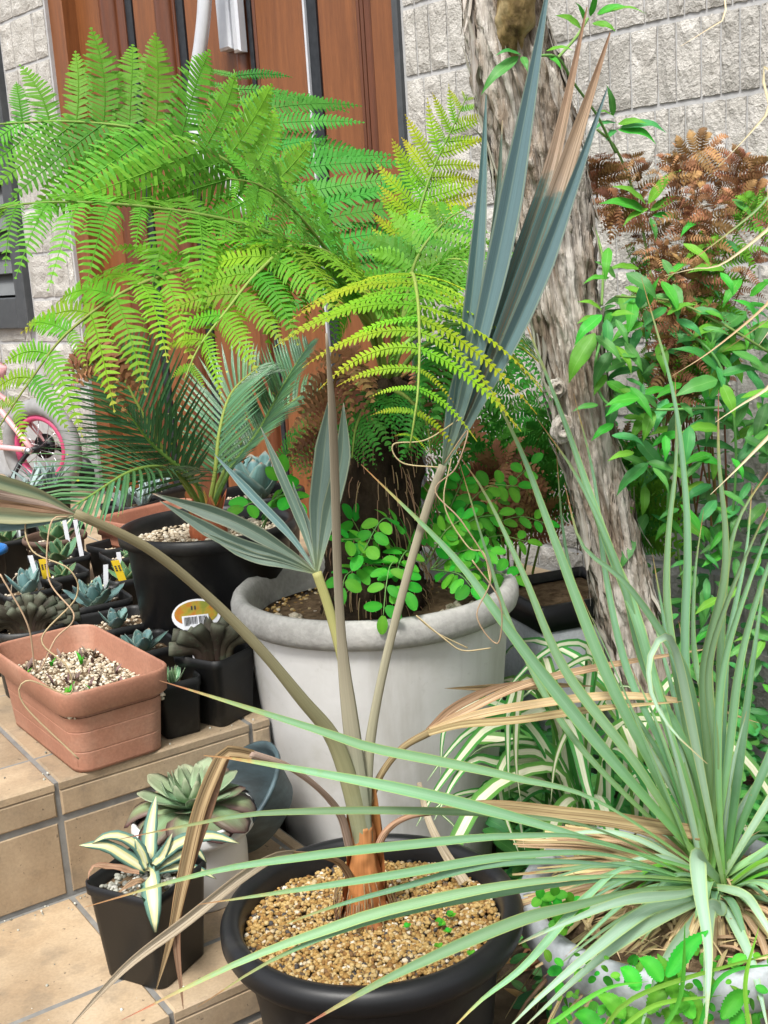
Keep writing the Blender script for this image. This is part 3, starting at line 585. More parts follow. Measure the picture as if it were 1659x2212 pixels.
# ================================================================== POTS AND SMALL PLANTS
def pxy(x, y, Y):
    r = ray(x, y); return CAM + r * (Y / r[1])                  # the point of that sight line at depth Y in the garden
def axes(deg): return V((math.cos(rad(deg)), math.sin(rad(deg)), 0)), V((-math.sin(rad(deg)), math.cos(rad(deg)), 0))
def sqpot(root, c, hw, h, deg, mat='black_dull', soil='g_pale', ns=160, ss=.0035, fill=.018, hl=None):
    ax, ay = axes(deg); hl = hl or hw; q = hl / hw; b = MB(); r = hw * .28
    P = [(.74, 0, 0), (.80, .002, .0), (.95, h - .016, 0), (1.0, h - .013, .001), (1.0, h, .001), (.965, h, 0), (.93, h - .006, 0), (.90, h - fill - .012, 0)]
    rloft(b, c, ax, ay, [(hw * k, hl * k, r * k, z) for k, z, _ in P]); pot = b.build('pot', M[mat], root)
    b = MB(); rloft(b, V(c) + UP * (h - fill - .004), ax, ay, [(hw * .91, hl * .91, r, 0), (hw * .6, hl * .6, r * .6, .001), (.002, .002, .001, .0015)], cap=False); b.build('soil', M['potsoil'], root)
    ins = lambda x, y: abs(x * ax[0] + y * ax[1]) < hw * .86 and abs(x * ay[0] + y * ay[1]) < hl * .86
    gravel(root, 'gravel', V(c) + UP * (h - fill), ins, max(hw, hl) * 1.3, ns, ss, M[soil], .003)
    return V(c) + UP * (h - fill)
def rdpot(root, c, r, h, mat='black_dull', soil='g_pale', ns=200, ss=.004, fill=.02, lip=.008, rimm=None, taper=.72):
    b = MB(); lathe(b, c, [(r * taper, 0), (r * taper + .002, .004), (r - lip - .002, h - lip * 2.2), (r - lip, h - lip * 2)], 48); pot = b.build('pot', M[mat], root)
    b = MB(); lathe(b, c, [(r - lip - .001, h - lip * 2.3), (r - .001, h - lip * 2), (r, h - lip), (r - .002, h - .001), (r - lip * .7, h), (r - lip * 1.3, h - .003), (r - lip * 1.6, h - .012), (r - lip * 1.8, h - fill - .02)], 48, cap=False); b.build('rim', M[rimm or mat], pot)
    b = MB(); lathe(b, V(c) + UP * (h - fill - .004), [(r - lip * 1.7, 0), (.001, .002)], 32); b.build('soil', M['potsoil'], root)
    ri = r - lip * 2
    gravel(root, 'gravel', V(c) + UP * (h - fill), lambda x, y: x * x + y * y < ri * ri, ri, ns, ss, M[soil], .003)
    return V(c) + UP * (h - fill)
def rosette(root, c, n, L, w, mat, el=(15, 75), th=.3, curl=.25, a0=None, teeth=.12, prof=prof_dag, fold=.35, name='leaf', nn=9):
    a0 = R.random() * 6.28 if a0 is None else a0
    for k in range(n):
        u = k / max(1, n - 1); a = a0 + k * 2.39996; e = rad(el[0] + (el[1] - el[0]) * u + R.uniform(-5, 5)); l = L * (1 - .35 * u) * R.uniform(.9, 1.08)
        d = V((math.cos(a), math.sin(a), 0)); P = []
        for s in (0, .3, .65, 1):
            ee = e + curl * (s - .3); P.append(V(c) + d * l * s * math.cos(ee) + UP * (l * s * math.sin(ee) + .002))
        b = MB(); thick(b, P, w * (1 - .25 * u) * R.uniform(.9, 1.1), w * th, nn, nh=UP * .4 + d * -.9 if e > 1.0 else UP, prof=prof, fold=fold, teeth=teeth); b.build(name, M[mat], root)
def fingers(root, c, n, L, w, ax, span=65, rows=2, lean=.3):
    ay = np.cross(UP, ax)
    for r_ in range(rows):
        for k in range(n):
            u = (k + .5 * (r_ % 2) + .25) / n * 2 - 1; a = rad(span) * u; l = L * R.uniform(.85, 1.1)
            bse = V(c) + ax * u * L * .35 + ay * (r_ - .5) * w * 1.5
            d = ax * math.sin(a) + UP * math.cos(a) + ay * (r_ - (rows - 1) / 2) * lean
            P = [bse - UP * .004, bse + nrm(d * .5 + UP * .6) * l * .45, bse + nrm(d) * l * .8, bse + nrm(d + ax * .3 * math.sin(a)) * l]
            b = MB(); tube(b, P, [w * .55, w * .62, w * .85, w, w * .92], 9, 10, flat=.62); b.build('leaf', M['haw'], root)
def tag(base, h, w, mat, label, lean=(0, 0), marks=None, rot=20, group=None):
    ax, ay = axes(rot); o = thing('plant_tag', label, 'tag', base, group); d = nrm(UP + ax * lean[0] + ay * lean[1]); c = V(base) + d * h / 2
    b = MB(); n_ = np.cross(ax, d); box(b, c, ax * w / 2, d * (h / 2 + .008), n_ * .0007); t_ = b.build('blade', M[mat], o, smooth=False)
    if marks:
        b = MB()
        for i in range(marks):
            z = h * (.42 - .085 * i)
            for k in (-1, 1):
                if R.random() < .9: box(b, c + d * z + ax * w * .22 * k + n_ * .0012, ax * w * .12, d * h * .026, n_ * .0003)
        b.build('lettering', M['ink'], t_, smooth=False)
    return o
def SP(a, i): return S2(a, i, Z2)
AD = math.degrees(math.atan2(A2[1], A2[0]))                     # bearing of the nosing

# --- terracotta planter with seedlings at the edge of the porch
pc = V((-.468, 1.638, Z2)); pl = thing('planter', 'terracotta plastic trough of pale gravel and purple seedlings on the porch edge', 'planter', pc)
ax, ay = axes(AD + 2); b = MB(); hx, hy, H_ = .083, .155, .125
Pf = [(.80, .002), (.80, .006), (.803, .010), (.823, .0295), (.824, .0303), (.819, .0309), (.819, .0317), (.825, .0323), (.826, .033), (.853, .0595), (.854, .0603), (.849, .0609), (.849, .0617), (.855, .0623), (.856, .063), (.886, .0862), (.887, .087), (.889, .0885), (.955, .0895), (.975, .091), (1.0, .118), (1.0, .123), (.985, .125), (.96, .125), (.945, .122), (.915, .098), (.90, .094), (.87, .085)]
rloft(b, pc, ax, ay, [(hx * k if k > .9 else hx * k, hy - hx * (1 - k), .032 * k, z) for k, z in Pf]); b.build('trough', M['terra'], pl)
for sx in (-1, 1):
    for sy in (-1, 1):
        b = MB(); rloft(b, pc + ax * sx * hx * .58 + ay * sy * hy * .72, ax, ay, [(.014, .016, .004, 0), (.016, .018, .004, .02)]); b.build('foot', M['terra'], pl)
b = MB(); rloft(b, pc + UP * .084, ax, ay, [(hx * .9, hy * .95, .03, 0), (.002, .002, .001, .002)], cap=False); b.build('soil', M['potsoil'], pl)
gravel(pl, 'gravel', pc + UP * .088, lambda x, y: abs(x * ax[0] + y * ax[1]) < hx * .86 and abs(x * ay[0] + y * ay[1]) < hy * .91, .2, 1900, .0035, M['g_pale'], .004)
for k in range(46):
    q = pc + UP * .088 + ax * R.uniform(-.75, .75) * hx + ay * R.uniform(-.85, .8) * hy; b = MB()
    for j in range(R.randint(2, 5)):
        a = R.random() * 6.28; d = V((math.cos(a), math.sin(a), 0)); l = R.uniform(.008, .022)
        ribbon(b, [q, q + d * l * .25 + UP * l * .5, q + d * l * R.uniform(.3, .9) + UP * l * .8], R.uniform(.0012, .003), 5, d * -.7 + UP * .5, na=1)
    b.build('seedling', M['seedling'] if R.random() < .85 else M['weed'], pl)

# --- small pots on the porch
def small(name, lab, cat, a, i): return thing(name, lab, cat, SP(a, i), 'small potted succulents on the porch')
r_ = small('potted_haworthia', 'dark ribbed fan of blunt succulent leaves in a round black pot of beige gravel', 'succulent', .10, .385); t_ = rdpot(r_, SP(.10, .385), .068, .12, ns=420, ss=.0033, lip=.006); fingers(r_, t_, 11, .062, .0085, axes(8)[0], 72, 3, .35)
r_ = small('potted_agave', 'tiny blue agave low in a square black pot beside the ribbed dark succulent', 'succulent', .245, .375); t_ = sqpot(r_, SP(.245, .375), .062, .095, AD - 6); rosette(r_, t_, 9, .045, .013, 'agave_blue', (25, 75))
r_ = small('potted_agave', 'squat blue agave with dark spines in a black pot behind the terracotta trough', 'succulent', .222, .205); t_ = sqpot(r_, SP(.222, .205), .052, .098, AD - 4); rosette(r_, t_, 9, .05, .015, 'agave_blue', (20, 70), .3, .2)
r_ = small('potted_agave', 'little green agave with white leaf lines in a narrow black pot at the step edge', 'succulent', .205, .052); t_ = sqpot(r_, SP(.205, .052), .034, .088, AD - 4, ns=70); rosette(r_, t_, 8, .042, .006, 'agave_white', (25, 80), teeth=0.)
r_ = small('potted_haworthia', 'stubby dark finger-leaved succulent in a tall square black pot with an oval label', 'succulent', .280, .060); c5 = SP(.280, .060); t5 = sqpot(r_, c5, .0475, .108, AD + 22); fingers(r_, t5, 6, .062, .0115, axes(12)[0], 52, 2, .5)
r_ = small('potted_agave', 'spiky blue-green agave with toothed leaves in a square black pot', 'succulent', .262, .522); t_ = sqpot(r_, SP(.262, .522), .060, .10, AD - 5); rosette(r_, t_ - UP * .004, 12, .075, .016, 'agave_blue', (18, 72), teeth=.2)
r_ = small('potted_agave', 'upright pointed blue agave in a black pot beside dried flower stalks', 'succulent', .195, .70); t_ = sqpot(r_, SP(.195, .70), .056, .10, AD); rosette(r_, t_, 8, .07, .017, 'agave_blue', (30, 80))
r_ = small('potted_agave', 'variegated green agave in a black pot of tan grit beside a yellow tag', 'succulent', .375, .632); t_ = sqpot(r_, SP(.375, .632), .044, .10, AD - 3, soil='g_tan', ns=150); rosette(r_, t_, 9, .055, .011, 'agave_green', (22, 70)); tg1 = t_
r_ = small('potted_agave', 'small striped agave in a black pot between the two yellow tags', 'succulent', .285, .762); t_ = sqpot(r_, SP(.285, .762), .047, .10, AD - 3); rosette(r_, t_, 8, .045, .012, 'agave_green', (20, 70)); tg2 = t_
r_ = small('potted_agave', 'pale green toothed agave spreading wide in a black pot by white tags', 'succulent', .330, .905); t_ = sqpot(r_, SP(.330, .905), .054, .10, AD + 4); rosette(r_, t_, 8, .072, .017, 'agave_green', (18, 78)); tg3 = t_
r_ = small('potted_agave', 'tiny whitish agave rosette alone in a wide black pot', 'succulent', .450, .82); t_ = sqpot(r_, SP(.450, .82), .050, .098, AD - 2); rosette(r_, t_ + UP * .004, 8, .026, .011, 'agave_green', (30, 75))
r_ = small('potted_agave', 'broad green agave in a round brown pot of beige gravel', 'succulent', .370, 1.045); t_ = rdpot(r_, SP(.370, 1.045), .072, .115, 'brownpot', ns=260, lip=.006); rosette(r_, t_, 9, .075, .022, 'agave_green', (18, 70)); tg4 = t_
r_ = small('potted_agave', 'yellow-striped agave in a black pot with a blue saucer rim and tan tag', 'succulent', .19, .985); t_ = rdpot(r_, SP(.19, .985), .056, .128, rimm='blue', ns=160, lip=.006); rosette(r_, t_, 8, .055, .015, 'agave_yel', (25, 75)); tg5 = t_
r_ = small('potted_agave', 'large powder-blue agave with broad cupped leaves in a black pot by the door', 'succulent', .745, .765); t_ = rdpot(r_, SP(.745, .765), .105, .19, 'black', ns=260, lip=.01); rosette(r_, t_, 13, .125, .036, 'agave_blue', (28, 82), .2, .3, teeth=.05, fold=.55)
for k, (a, i, lab) in enumerate(((.60, 1.80, 'grey-blue finger-leaved succulent in a black pot in front of the bicycle wheel'), (.47, 1.62, 'grey-blue finger-leaved succulent in a black pot nearest the pink bicycle frame'), (.78, 1.42, 'grey-blue finger-leaved succulent in a black pot behind the old terracotta trough'), (.66, 1.30, 'short grey-blue succulent crowding a black pot at the corner of the old terracotta trough'))):
    r_ = small('potted_succulent', lab, 'succulent', a, i); t_ = sqpot(r_, SP(a, i), .062, .11, AD + 8 * k); 
    for j in range(6): rosette(r_, t_ + V((R.uniform(-.035, .035), R.uniform(-.035, .035), 0)), 4, .10 if k < 2 else .07, .010, 'succ', (55, 85), .5, -.2, teeth=0., nn=7)
for k, (a, i, lab) in enumerate(((.08, .86, 'bare black nursery pot of grit in front of the olive agave'), (.10, .54, 'bare black nursery pot of grit behind the ribbed dark succulent'), (.44, .50, 'bare black nursery pot of grit against the cycad pot'), (.52, .66, 'bare black nursery pot of grit beside the powder-blue agave pot'), (.47, .94, 'bare black nursery pot of grit against the old terracotta trough'))):
    r_ = thing('empty_pot', lab, 'pot', SP(a, i), 'black pots without plants'); sqpot(r_, SP(a, i), .05, .095, AD + 3 * k, ns=120)
for a, i, h_, sty, lab in ((.30, 1.185, .10, 'agave_green', 'small green agave in a black pot behind the brown pot'), (.175, 1.125, .10, 'agave_blue', 'compact blue agave in a black pot behind the blue-rimmed pot'), (.065, .70, .10, 'agave_white', 'thin white-edged agave in a black pot beside the pointed blue one'), (.055, 1.005, .105, 'agave_green', 'olive agave in a black pot left of the blue-rimmed pot'), (.44, 1.215, .10, 'agave_yel', 'small cream-striped agave in a black pot behind the old terracotta trough end'), (.30, 1.32, .10, 'agave_blue', 'wide blue agave in a black pot among the rear row'), (.44, 1.36, .10, 'haw', 'dark small-leaved succulent in a black pot of the rear row'), (.17, 1.27, .10, 'succ', 'grey upright succulent in a black pot of the rear row'), (.33, 1.48, .10, 'agave_green', 'pale agave in the rearmost black pot before the bicycle'), (.30, .635, .085, 'agave_yel', 'miniature striped agave in a low black pot squeezed before the yellow tag')):
    w_ = .05 if a != .30 or i > .7 else .030; r_ = small('potted_agave' if 'agave' in sty else 'potted_succulent', lab, 'succulent', a, i); t_ = sqpot(r_, SP(a, i), w_, h_, AD + R.uniform(-8, 8), ns=110); rosette(r_, t_, R.randint(8, 12), R.uniform(.9, 1.4) * w_, w_ * R.uniform(.18, .30), sty, (20, 76), R.uniform(.25, .5), R.uniform(-.1, .3))
# dried flower stalks
q0 = SP(.15, .70); r_ = thing('dried_stalks', 'two tiny dried flower stalks beside the pointed blue agave', 'stalks', q0 + UP * .08)
for dx in (-.012, .012):
    b = MB(); tube(b, [q0 + UP * .08 + A2 * dx, q0 + UP * .115 + A2 * dx * 1.6, q0 + UP * .125 + A2 * dx * 2.4], .0012, 6, 5); s_ = b.build('stalk', M['dead_pale'], r_)
    b = MB(); b.add([q0 + UP * .126 + A2 * dx * 2.4 + v * .0035 for v in ICO_V], ICO_F); b.build('seed_head', M['dead_pale'], s_)
# old terracotta trough behind the cycad pot
pc = SP(.60, 1.0); pl = thing('planter', 'old empty terracotta trough standing behind the cycad pot', 'planter', pc); ax, ay = axes(AD + 12); b = MB()
rloft(b, pc, ax, ay, [(.13 - .078 * (1 - k), .078 * k, .03 * k, z) for k, z in ((.78, 0), (.9, .10), (.97, .101), (1, .135), (.97, .138), (.93, .13), (.88, .08))]); b.build('trough', M['terra2'], pl)
b = MB(); rloft(b, pc + UP * .088, ax, ay, [(.118, .070, .02, 0), (.002, .002, .001, .002)], cap=False); b.build('soil', M['potsoil'], pl)
gravel(pl, 'gravel', pc + UP * .09, lambda x, y: abs(x * ax[0] + y * ax[1]) < .112 and abs(x * ay[0] + y * ay[1]) < .062, .14, 500, .004, M['g_pale'])
# tags
tag(tg1 - I2 * .03 - A2 * .020, .050, .015, 'tag_yel', 'yellow plant tag in the tan grit pot of the variegated agave', (-.25, 0), 3, 15)
tag(tg2 - I2 * .02 - A2 * .035, .046, .015, 'tag_yel', 'yellow plant tag in the small striped agave pot', (-.1, 0), 3, 15)
tag(tg3 + A2 * .040 - I2 * .03, .085, .009, 'tag_white', 'tall white plant tag in the pale toothed agave pot', (-.06, 0), 0, 10)
tag(tg3 + A2 * .048 + I2 * .07, .085, .009, 'tag_white', 'white plant tag against the old terracotta trough', (-.06, 0), 0, 10)
tag(SP(.415, .77) + UP * .03, .075, .009, 'tag_white', 'short white plant tag between black pots behind the yellow tags', (-.04, 0), 0, 10)
tag(SP(.30, 1.185) + UP * .09 + A2 * .03, .06, .009, 'tag_white', 'white plant tag beside the small green agave behind the brown pot', (.05, 0), 0, 12)
tag(SP(.195, .70) + UP * .09 + A2 * .03 + I2 * .02, .055, .009, 'tag_white', 'white plant tag in the pot of the upright pointed blue agave', (-.15, 0), 0, 12)
tag(SP(.262, .522) + UP * .09 + A2 * .035 + I2 * .03, .05, .009, 'tag_white', 'white plant tag in the spiky blue-green agave pot', (.1, 0), 0, 12)
tag(SP(.065, .70) + UP * .09 + A2 * .02 + I2 * .02, .05, .010, 'tag_yel', 'yellow plant tag in the thin white-edged agave pot', (.1, 0), 2, 12)
tag(tg5 - I2 * .02 + A2 * .018, .055, .016, 'tag_tan', 'tan plant tag in the blue-rimmed pot', (.1, 0), 0, 5)
# oval printed label with a barcode, stuck in the finger-leaved succulent's pot
lo = t5 + axes(AD + 22)[1] * .030 + UP * .068; ax, _ = axes(8); lr = thing('price_label', 'oval printed price label with barcode standing in the finger-leaved succulent pot', 'label', t5 + axes(AD + 22)[1] * .030)
nn_ = nrm(V((.15, -.98, .12))); ux = nrm(np.cross(UP, -nn_)) ; uz = np.cross(nn_, -ux); uz = uz if uz[2] > 0 else -uz
def oval(rx, rz, off, c=lo, k=30):
    v = [c + ux * rx * math.cos(6.2832 * i / k) + uz * rz * math.sin(6.2832 * i / k) + nn_ * off for i in range(k)]
    return v
b = MB(); v = oval(.037, .025, 0) + oval(.037, .025, .0008); b.add(v, [tuple(range(30, 60)), tuple(range(29, -1, -1))] + [(i, (i + 1) % 30, 30 + (i + 1) % 30, 30 + i) for i in range(30)]); cd_ = b.build('card', M['tag_white'], lr, smooth=False)
b = MB(); b.add(oval(.033, .019, .0013, lo + uz * .003), [tuple(range(30))]); b.build('print', M['label_pic'], cd_, smooth=False)
b = MB(); box(b, lo - uz * .010 + nn_ * .0020 + ux * .002, ux * .020, uz * .0105, nn_ * .0003); st = b.build('barcode_sticker', M['tag_white'], cd_, smooth=False)
b = MB()
for i in range(17):
    if R.random() < .85: box(b, lo - uz * .008 + nn_ * .0027 + ux * (.002 - .0165 + i * .00205), ux * R.choice((.0004, .0007)), uz * .0065, nn_ * .0002)
b.build('barcode', M['ink'], cd_, smooth=False)
b = MB(); box(b, lo + uz * .012 + nn_ * .0018 + ux * .001, ux * .0012, uz * .003, nn_ * .0002); box(b, lo + uz * .012 + nn_ * .0018 + ux * .006, ux * .0012, uz * .003, nn_ * .0002); b.build('lettering', M['ink'], cd_, smooth=False)
b = MB(); box(b, lo - uz * .046 + nn_ * .0032 + ux * .004, ux * .0075, uz * .033, nn_ * .0005); sk = b.build('stake', M['tag_white'], lr, smooth=False)
b = MB(); box(b, lo - uz * .024 + nn_ * .0040 + ux * .004, ux * .002, uz * .003, nn_ * .0002); box(b, lo - uz * .042 + nn_ * .0040 + ux * .004, ux * .002, uz * .002, nn_ * .0002); b.build('lettering', M['ink'], sk, smooth=False)

# --- white pot with a rosette succulent on the lower step
wc = V((-.288, 1.468, Z1)); r_ = thing('potted_echeveria', 'purple-edged green rosette succulent in a round white pot on the lower step', 'succulent', wc)
b = MB(); lathe(b, wc, [(.066, 0), (.068, .003), (.071, .09), (.072, .094)], 48); pt = b.build('pot', M['white'], r_)
b = MB(); lathe(b, wc, [(.0718, .092), (.083, .096), (.0845, .103), (.0835, .118), (.081, .120), (.077, .117), (.075, .09)], 48, cap=False); b.build('rim', M['white'], pt)
b = MB(); lathe(b, wc + UP * .095, [(.076, 0), (.001, .004)], 32); b.build('soil', M['potsoil'], r_)
gravel(r_, 'gravel', wc + UP * .099, lambda x, y: x * x + y * y < .0053, .075, 220, .003, M['g_tan'])
def prof_ob(t): return max(.06, (.35 + .75 * t ** .8) * (1 - max(0, t - .55) ** 2 * 4.4) ** .6 if t < .995 else .12)
tc = wc + UP * .110
for k in range(13):
    a = k * 2.39996 + .5; d = V((math.cos(a), math.sin(a), 0)); l = R.uniform(.082, .098); b = MB()
    thick(b, [tc, tc + d * l * .45 + UP * .022, tc + d * l * .85 + UP * R.uniform(.008, .02), tc + d * l * 1.05 + UP * R.uniform(-.010, .006)], .030, .006, 11, prof=prof_ob, fold=-.12); b.build('leaf', M['eche'], r_)
for k in range(12):
    a = k * 2.39996; d = V((math.cos(a), math.sin(a), 0)); l = .075 - .001 * k; b = MB()
    thick(b, [tc + UP * .012, tc + d * l * .5 + UP * (.022 + .0012 * k), tc + d * l + UP * (.036 + .002 * k)], .021, .005, 10, prof=prof_ob, fold=.15); b.build('leaf', M['eche'] if k < 4 else M['eche_in'], r_)
for k in range(16):
    a = k * 2.39996 + 1; d = V((math.cos(a), math.sin(a), 0)); l = .052 - .0016 * k; b = MB()
    thick(b, [tc + UP * .02, tc + d * l * .6 + UP * (.036 + .0008 * k), tc + d * l * .75 + UP * (.058 + .0008 * k)], .0115 - .0003 * k, .004, 9, prof=prof_lance, fold=.3); b.build('leaf', M['eche_in'], r_)

# --- black square pot with a variegated agave on the lower step
vc = V((-.318, 1.296, Z1)); r_ = thing('potted_agave', 'cream-striped variegated agave in a tall square black pot on the lower step', 'succulent', vc)
sqpot(r_, vc, .056, .128, AD - 62, 'black', 'g_grey', 330, .0042, .016)
Yh = 1.30
for pts, w in (([(322, 1880), (325, 1793), (337, 1719)], 18), ([(316, 1880), (271, 1850), (228, 1827), (171, 1826)], 15), ([(318, 1875), (300, 1830), (262, 1806), (228, 1806), (199, 1822)], 13), ([(326, 1876), (354, 1845), (394, 1816), (457, 1805), (518, 1822)], 15), ([(328, 1878), (385, 1848), (422, 1836), (447, 1864)], 12), ([(328, 1884), (380, 1872), (430, 1879), (468, 1899)], 11), ([(320, 1878), (308, 1846), (292, 1812)], 13), ([(324, 1872), (350, 1850), (372, 1800)], 10)):
    P = [pxy(x, y, Yh + (.02 if y < 1800 else .0) - .00 * i + (.02 * i if pts[0][0] == 322 else 0)) for i, (x, y) in enumerate(pts)]
    b = MB(); thick(b, P, w * 1.42 / F, .003, 12, nh=V((0, -.9, .5)), prof=prof_dag, fold=.3, teeth=.10); b.build('leaf', M['agave_yel'], r_)
P = [pxy(323, 1880, 1.30), pxy(325, 1893, 1.25), pxy(331, 1950, 1.208), pxy(336, 2014, 1.200)]; b = MB(); thick(b, P, 23 * 1.4 / F, .003, 12, nh=V((0, -1, .4)), prof=prof_lance, fold=.25, teeth=.06); b.build('leaf', M['agave_yel'], r_)
for pts in ([(300, 1885), (245, 1872), (200, 1872), (190, 1900)], [(320, 1920), (300, 1902), (270, 1918), (250, 1932)]):
    b = MB(); ribbon(b, [pxy(x, y, 1.285 - .01 * i) for i, (x, y) in enumerate(pts)], .004, 10, V((0, -.6, .8)), wav=.4); b.build('dead_leaf', M['dead'], r_)

# --- blue-grey basin tucked between the step and the white pot
bcn = S2(.225, -.085, Z1); r_ = thing('basin', 'weathered blue-grey plastic basin leaning between white pots and the steps', 'basin', bcn)
b = MB(); tl = nrm(UP * .62 - A2 * .55 + I2 * .1); e1 = nrm(np.cross(tl, I2)); e2 = np.cross(tl, e1)
lp = [(.055, 0), (.062, .004), (.082, .055), (.088, .056), (.089, .061), (.084, .062), (.079, .055), (.058, .008), (.001, .006)]; k = 40; v = []
for rr, z in lp:
    for j in range(k): a = 6.2832 * j / k; v.append(bcn + UP * .062 + A2 * .04 + e1 * rr * math.cos(a) + e2 * rr * math.sin(a) + tl * z)
b.add(v, [(i * k + j, i * k + (j + 1) % k, (i + 1) * k + (j + 1) % k, (i + 1) * k + j) for i in range(len(lp) - 1) for j in range(k)] + [tuple(range(k - 1, -1, -1))]); b.build('bowl', M['basin'], r_)

# --- cycad in a big black pot
yc = V((-.302, 1.935, Z2)); cyc = thing('potted_cycad', 'yellow-speckled cycad with comb-like fronds in a big round black pot', 'cycad', yc)
rdpot(cyc, yc, .152, .252, 'black', 'g_pale', 1300, .0048, .024, .011, taper=.78)
ct = yc + UP * .222
b = MB(); tube(b, [ct - UP * .01, ct + UP * .025, ct + UP * .05], [.03, .034, .022], 6, 14); b.build('caudex', M['sheath'], cyc)
for k in range(12):
    a = R.random() * 6.28; d = V((math.cos(a), math.sin(a), 0)); b = MB(); q = ct + UP * .03 + d * .02; ribbon(b, [q, q + UP * .025 + d * .01, q + UP * .05 + d * R.uniform(.005, .03)], .007, 6, d); b.build('scale_leaf', M['sheath'], cyc)
def cyfrond(pts, L, nl, up_, flat=.35, t0=.22, droop=.1):
    P = np.array([pxy(*q) for q in pts]); P = np.vstack([ct + UP * .03 + nrm(P[0] - ct) * .02, P]); C_ = crom(P, 60); T = tang(C_)
    b = MB(); tube(b, C_, [.0045, .004, .003, .0016], 0, 6); fr = b.build('frond', M['rachis'], cyc); b = MB()
    for k in range(nl):
        u = t0 + (1 - t0) * (k + .5) / nl; i = min(58, int(u * 59)); p = C_[i]; N = nrm(up_ - T[i] * (up_ @ T[i])); S = np.cross(T[i], N)
        for s_ in (-1, 1):
            l = L * (math.sin(math.pi * min(1, .12 + .88 * (k + 1) / (nl + 1))) ** .55) * R.uniform(.93, 1.05); d = nrm(S * s_ * (1 - .25 * u) + T[i] * (.42 + .5 * u) + N * flat)
            ribbon(b, [p, p + d * l * .5 + T[i] * l * .02, p + d * l + T[i] * l * .1 - UP * droop * l], .0027, 5, N, .35, prof_strap, na=1)
    b.build('leaflets', M['cycad'], fr, kind='stuff')
cyfrond([(395, 1040, 1.90), (340, 950, 1.87), (290, 860, 1.86), (245, 770, 1.86)], .150, 27, V((.2, -.9, .5)))
cyfrond([(420, 1040, 1.88), (330, 960, 1.84), (270, 880, 1.80)], .15, 22, V((-.5, -.7, .5)), .2)
cyfrond([(400, 1040, 1.88), (350, 1010, 1.82), (280, 1020, 1.76), (190, 1075, 1.70), (165, 1090, 1.69)], .16, 27, V((.15, -.35, .95)), .25)
cyfrond([(465, 1020, 1.95), (475, 930, 1.98), (500, 850, 2.02), (560, 790, 2.05)], .12, 26, V((-.3, -.9, .4)))
cyfrond([(500, 1010, 1.98), (560, 930, 2.02), (620, 820, 2.05), (668, 745, 2.08)], .10, 38, V((-.6, -.7, .3)), .5)
cyfrond([(470, 1050, 1.98), (520, 960, 2.06), (600, 890, 2.16), (690, 830, 2.22)], .09, 30, V((-.2, -.6, .8)), .4)
# ================================================================== TREE FERN IN THE WHITE POT
wp = V((-.022, 1.758, 0)); fern = thing('potted_tree_fern', 'tree fern with a dark fibrous trunk and wide green fronds in a large white pot', 'tree fern', wp)
b = MB(); lathe(b, wp, [(.155, 0), (.158, .004), (.172, .12), (.188, .27), (.201, .40), (.208, .470), (.209, .478)], 96); pot = b.build('pot', M['whitepot'], fern)
b = MB(); lathe(b, wp, [(.206, .472), (.216, .475), (.2225, .481), (.2255, .490), (.2255, .502), (.222, .512), (.215, .518), (.206, .517), (.200, .509), (.196, .495), (.190, .455), (.184, .43)], 96, .003, False); b.build('rim', M['rim'], pot)
b = MB(); lathe(b, wp + UP * .468, [(.188, 0), (.12, .006), (.001, .012)], 48, .01); b.build('soil', M['potsoil'], fern)
gravel(fern, 'gravel', wp + UP * .473, lambda x, y: .009 < x * x + y * y < .033, .186, 620, .0038, M['g_tan'], .004)
for k in range(60):
    a = R.uniform(3.3, 6.1); rr = R.uniform(.12, .178); b = MB(); s_ = R.uniform(.005, .009); q = wp + V((rr * math.cos(a), rr * math.sin(a), .477)); ej = [R.uniform(.7, 1.2) for _ in range(3)]
    b.add([q + v * s_ * V(ej) * R.uniform(.85, 1.12) for v in ICO_V], ICO_F, (.5, R.uniform(.4, 1), .5)); b.build('pebble', M['g_pale'], fern)
def rough_tube(mb, P, r, n, k, amp, fx, fz, seed=0., ridge=False):
    P = crom(P, n); T = tang(P); rr = np.interp(np.linspace(0, 1, n), np.linspace(0, 1, len(r)), r); v = []; c = []
    for i in range(n):
        S = nrm(np.cross(T[i], V((0, -1, .1)))); N = np.cross(S, T[i]); z = i / (n - 1) * fz
        for j in range(k):
            a = 2 * math.pi * j / k; ca, sa = math.cos(a), math.sin(a)
            h = noise.noise((ca * fx + seed, sa * fx, z)) + .5 * noise.noise((ca * fx * 2.3, sa * fx * 2.3 + seed, z * 2.1)) + .3 * noise.noise((ca * fx * 6, sa * fx * 6, z * 5))
            if ridge: h = .75 - 2.0 * abs(noise.noise((ca * fx + seed + .5 * math.sin(z * .7), sa * fx + .4 * math.cos(z * .9), z * .28))) + .45 * noise.noise((ca * fx * 3.1, sa * fx * 3.1, z * 1.3)) + .25 * noise.noise((ca * fx * 7, sa * fx * 7, z * 4))
            q = rr[i] * (1 + amp * h); v.append(P[i] + S * q * ca + N * q * sa); c.append((i / (n - 1), .5, j / k))
    f = [(i * k + j, i * k + (j + 1) % k, (i + 1) * k + (j + 1) % k, (i + 1) * k + j) for i in range(n - 1) for j in range(k)] + [tuple((n - 1) * k + j for j in range(k))]
    return mb.add(v, f, c)
crown = pxy(838, 842, 1.76)
b = MB(); rough_tube(b, [wp + UP * .46, wp + UP * .58, crown - UP * .03, crown + UP * .02], [.085, .072, .066, .060, .03], 60, 48, .16, 3.2, 14); b.build('trunk', M['trunk_dark'], fern)
b = MB()
